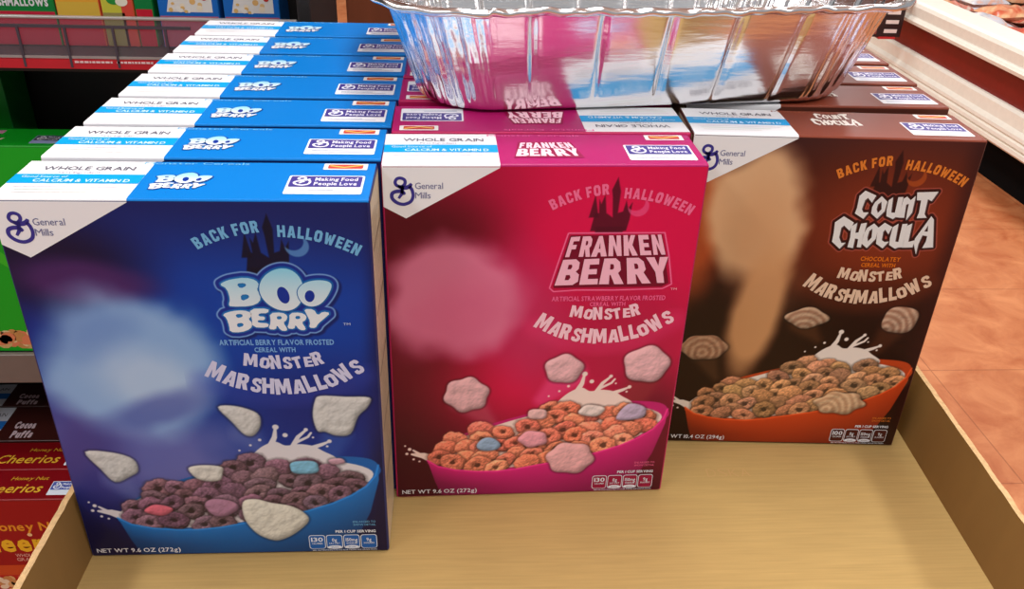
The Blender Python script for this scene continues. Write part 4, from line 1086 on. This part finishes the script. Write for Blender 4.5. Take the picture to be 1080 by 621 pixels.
def bag_material(name, cols, seed):
    m, nt, b = nodes(name); tc = nt.nodes.new('ShaderNodeTexCoord')
    n = nt.nodes.new('ShaderNodeTexNoise'); n.inputs['Scale'].default_value = 7 + seed % 5; n.inputs['Detail'].default_value = 3; n.inputs['Distortion'].default_value = 1.2
    nt.links.new(tc.outputs['Object'], n.inputs['Vector']); r = nt.nodes.new('ShaderNodeValToRGB'); r.color_ramp.interpolation = 'EASE'
    e = r.color_ramp.elements; e[0].position = .33; e[0].color = (*rgb(*cols[0]), 1); e[1].position = .66; e[1].color = (*rgb(*cols[-1]), 1)
    for k, cc in enumerate(cols[1:-1]): x = e.new(.33 + .33 * (k + 1) / (len(cols) - 1)); x.color = (*rgb(*cc), 1)
    nt.links.new(n.outputs['Fac'], r.inputs['Fac']); nt.links.new(r.outputs['Color'], b.inputs['Base Color']); b.inputs['Roughness'].default_value = .3
    return m
BAGS = [bag_material('bag_film_%s' % k, c, i) for i, (k, c) in enumerate((('beige', [(232, 206, 170), (214, 150, 110), (240, 224, 196)]), ('orange', [(226, 150, 110), (206, 90, 70), (238, 206, 170)]),
        ('pink', [(236, 190, 170), (222, 120, 100), (244, 226, 210)]), ('red', [(206, 96, 66), (226, 150, 110), (236, 196, 150)]), ('white', [(236, 230, 220), (206, 206, 214), (226, 180, 160)])))]
def bag(x, y, z, L, W, T, rz, tilt, mat, label, seed):
    rs = random.Random(seed); nx, ny = 22, 16; V = []; F = []
    def P(i, j, top):
        u = i / nx * 2 - 1; v = j / ny * 2 - 1
        e = max(0, (1 - abs(u) ** 2.6)) ** .6 * max(0, (1 - abs(v) ** 2.6)) ** .6
        w = .18 * math.sin(u * 7 + seed) * math.cos(v * 5 + seed * 2) + .12 * math.sin(v * 11 + seed)
        h = T / 2 * e * (1 + w)
        return (u * L / 2 * (1 - .05 * (1 - abs(v))), v * W / 2 * (1 + .02 * math.sin(u * 9)), h if top else -h * .8)
    for top in (1, 0):
        for j in range(ny + 1):
            for i in range(nx + 1): V.append(P(i, j, top))
    n = (nx + 1) * (ny + 1)
    for j in range(ny):
        for i in range(nx):
            a = j * (nx + 1) + i; F.append((a, a + 1, a + nx + 2, a + nx + 1)); F.append((n + a, n + a + nx + 1, n + a + nx + 2, n + a + 1))
    o = mesh_obj('frozen_food_bag', V, F, mat, smooth=True); o.location = (x, y, z); o.rotation_euler = (tilt[0], tilt[1], rz)
    return tag(o, label, 'frozen food bag', 'frozen food bags in the freezer case')
kinds = ['beige', 'orange', 'pink', 'red', 'white']; poss = ['at the near end of', 'in the near half of', 'in the middle of', 'in the far half of', 'at the far end of']
rs = random.Random(8); n = 0
for layer, zz in ((0, -.522), (1, -.425)):
    for r_, y in enumerate([2.30 + .27 * k for k in range(12)]):
        for c_, x in enumerate((2.70, 2.98, 3.26, 3.56)):
            if layer and (r_ + c_) % 3 == 0: continue
            k = rs.randrange(5)
            bag(x + rs.uniform(-.012, .012), y + rs.uniform(-.01, .01), zz + rs.uniform(0, .01), .24, .205, .068, rs.uniform(-.25, .25), (rs.uniform(-.06, .06), rs.uniform(-.06, .06)), BAGS[k],
                '%s frozen food bag, %s layer, column %s from the aisle, row %s along the freezer' % (kinds[k], ('lower', 'upper')[layer], ('one', 'two', 'three', 'four')[c_],
                 ('one', 'two', 'three', 'four', 'five', 'six', 'seven', 'eight', 'nine', 'ten', 'eleven', 'twelve')[r_]), n); n += 1
# red price sign hooked over the rail
sg = empty('price_sign', (2.235, 3.66, -.49), 0, 'dark red framed price sign on the freezer rail beside the pan corner', 'price sign')
MB().box(-.105, -.02, 0, .085, .02, .165, .004).build('sign_board', solid('dark_sign', rgb(40, 10, 10), .5), sg)
MB().box(-.110, -.024, .160, .120, .024, .172, .002).build('sign_edge', solid('red_sign_edge', rgb(190, 30, 30), .5), sg)
MB().box(-.02, -.024, -.008, .06, .024, .002, .001).build('sign_edge', bpy.data.materials['red_sign_edge'], sg)
m = MB()
for z in (.02, .062, .105): m.box(.0, -.0215, z, .062, -.0203, z + .017)
m.build('price_tag', solid('price_tag_paper', rgb(232, 216, 210), .6), sg)
a = Art(); a.rect(-100, 14, -34, 150, (150, 74, 60), 0); a.ell(-72, 90, 18, 30, (150, 110, 40), 1); a.ell(-50, 60, 12, 20, (196, 130, 100), 1)
a.build('sign_picture', lambda x, z, l: (x / 1000, -.0203 - .0002 * (l + 1), z / 1000), sg)

# ------------------------------------------------------------------ lights
def lamp(x, y, sx, sy, power, rot=0):
    l = bpy.data.lights.new('ceiling_light', 'AREA'); l.shape = 'RECTANGLE'; l.size = sx; l.size_y = sy; l.energy = power; l.color = (.985, .99, 1)
    o = bpy.data.objects.new('ceiling_light', l); COL.objects.link(o); o.location = (x, y, 2.27); o.rotation_euler = (0, 0, rot); return o
for y in (-1.6, .6, 2.8, 5.2):
    for x in (-1.6, .5, 2.6): lamp(x, y, .5, 1.3, 34)
w = bpy.data.worlds.new('store_air'); sc.world = w; w.use_nodes = True
w.node_tree.nodes['Background'].inputs['Color'].default_value = (.95, .97, 1, 1); w.node_tree.nodes['Background'].inputs['Strength'].default_value = .36

# ------------------------------------------------------------------ camera
cd = bpy.data.cameras.new('camera'); cam = bpy.data.objects.new('camera', cd); COL.objects.link(cam)
R = Vector((.99813557, -.05342156, .02952151)); U = Vector((.00093421, .49698925, .86775619)); Fw = Vector((.06102876, .86611075, -.49611255))
M = Matrix(((R.x, U.x, -Fw.x, .2384), (R.y, U.y, -Fw.y, -.41902), (R.z, U.z, -Fw.z, .43675), (0, 0, 0, 1)))
cam.matrix_world = M; cd.sensor_width = 36; cd.lens = 915.02 * 36 / 1080; cd.clip_start = .01; cd.clip_end = 60
sc.camera = cam
sc.view_settings.view_transform = 'Standard'; sc.view_settings.look = 'None'; sc.view_settings.gamma = 1; sc.view_settings.use_curve_mapping = False
sc.view_settings.exposure = -0.12
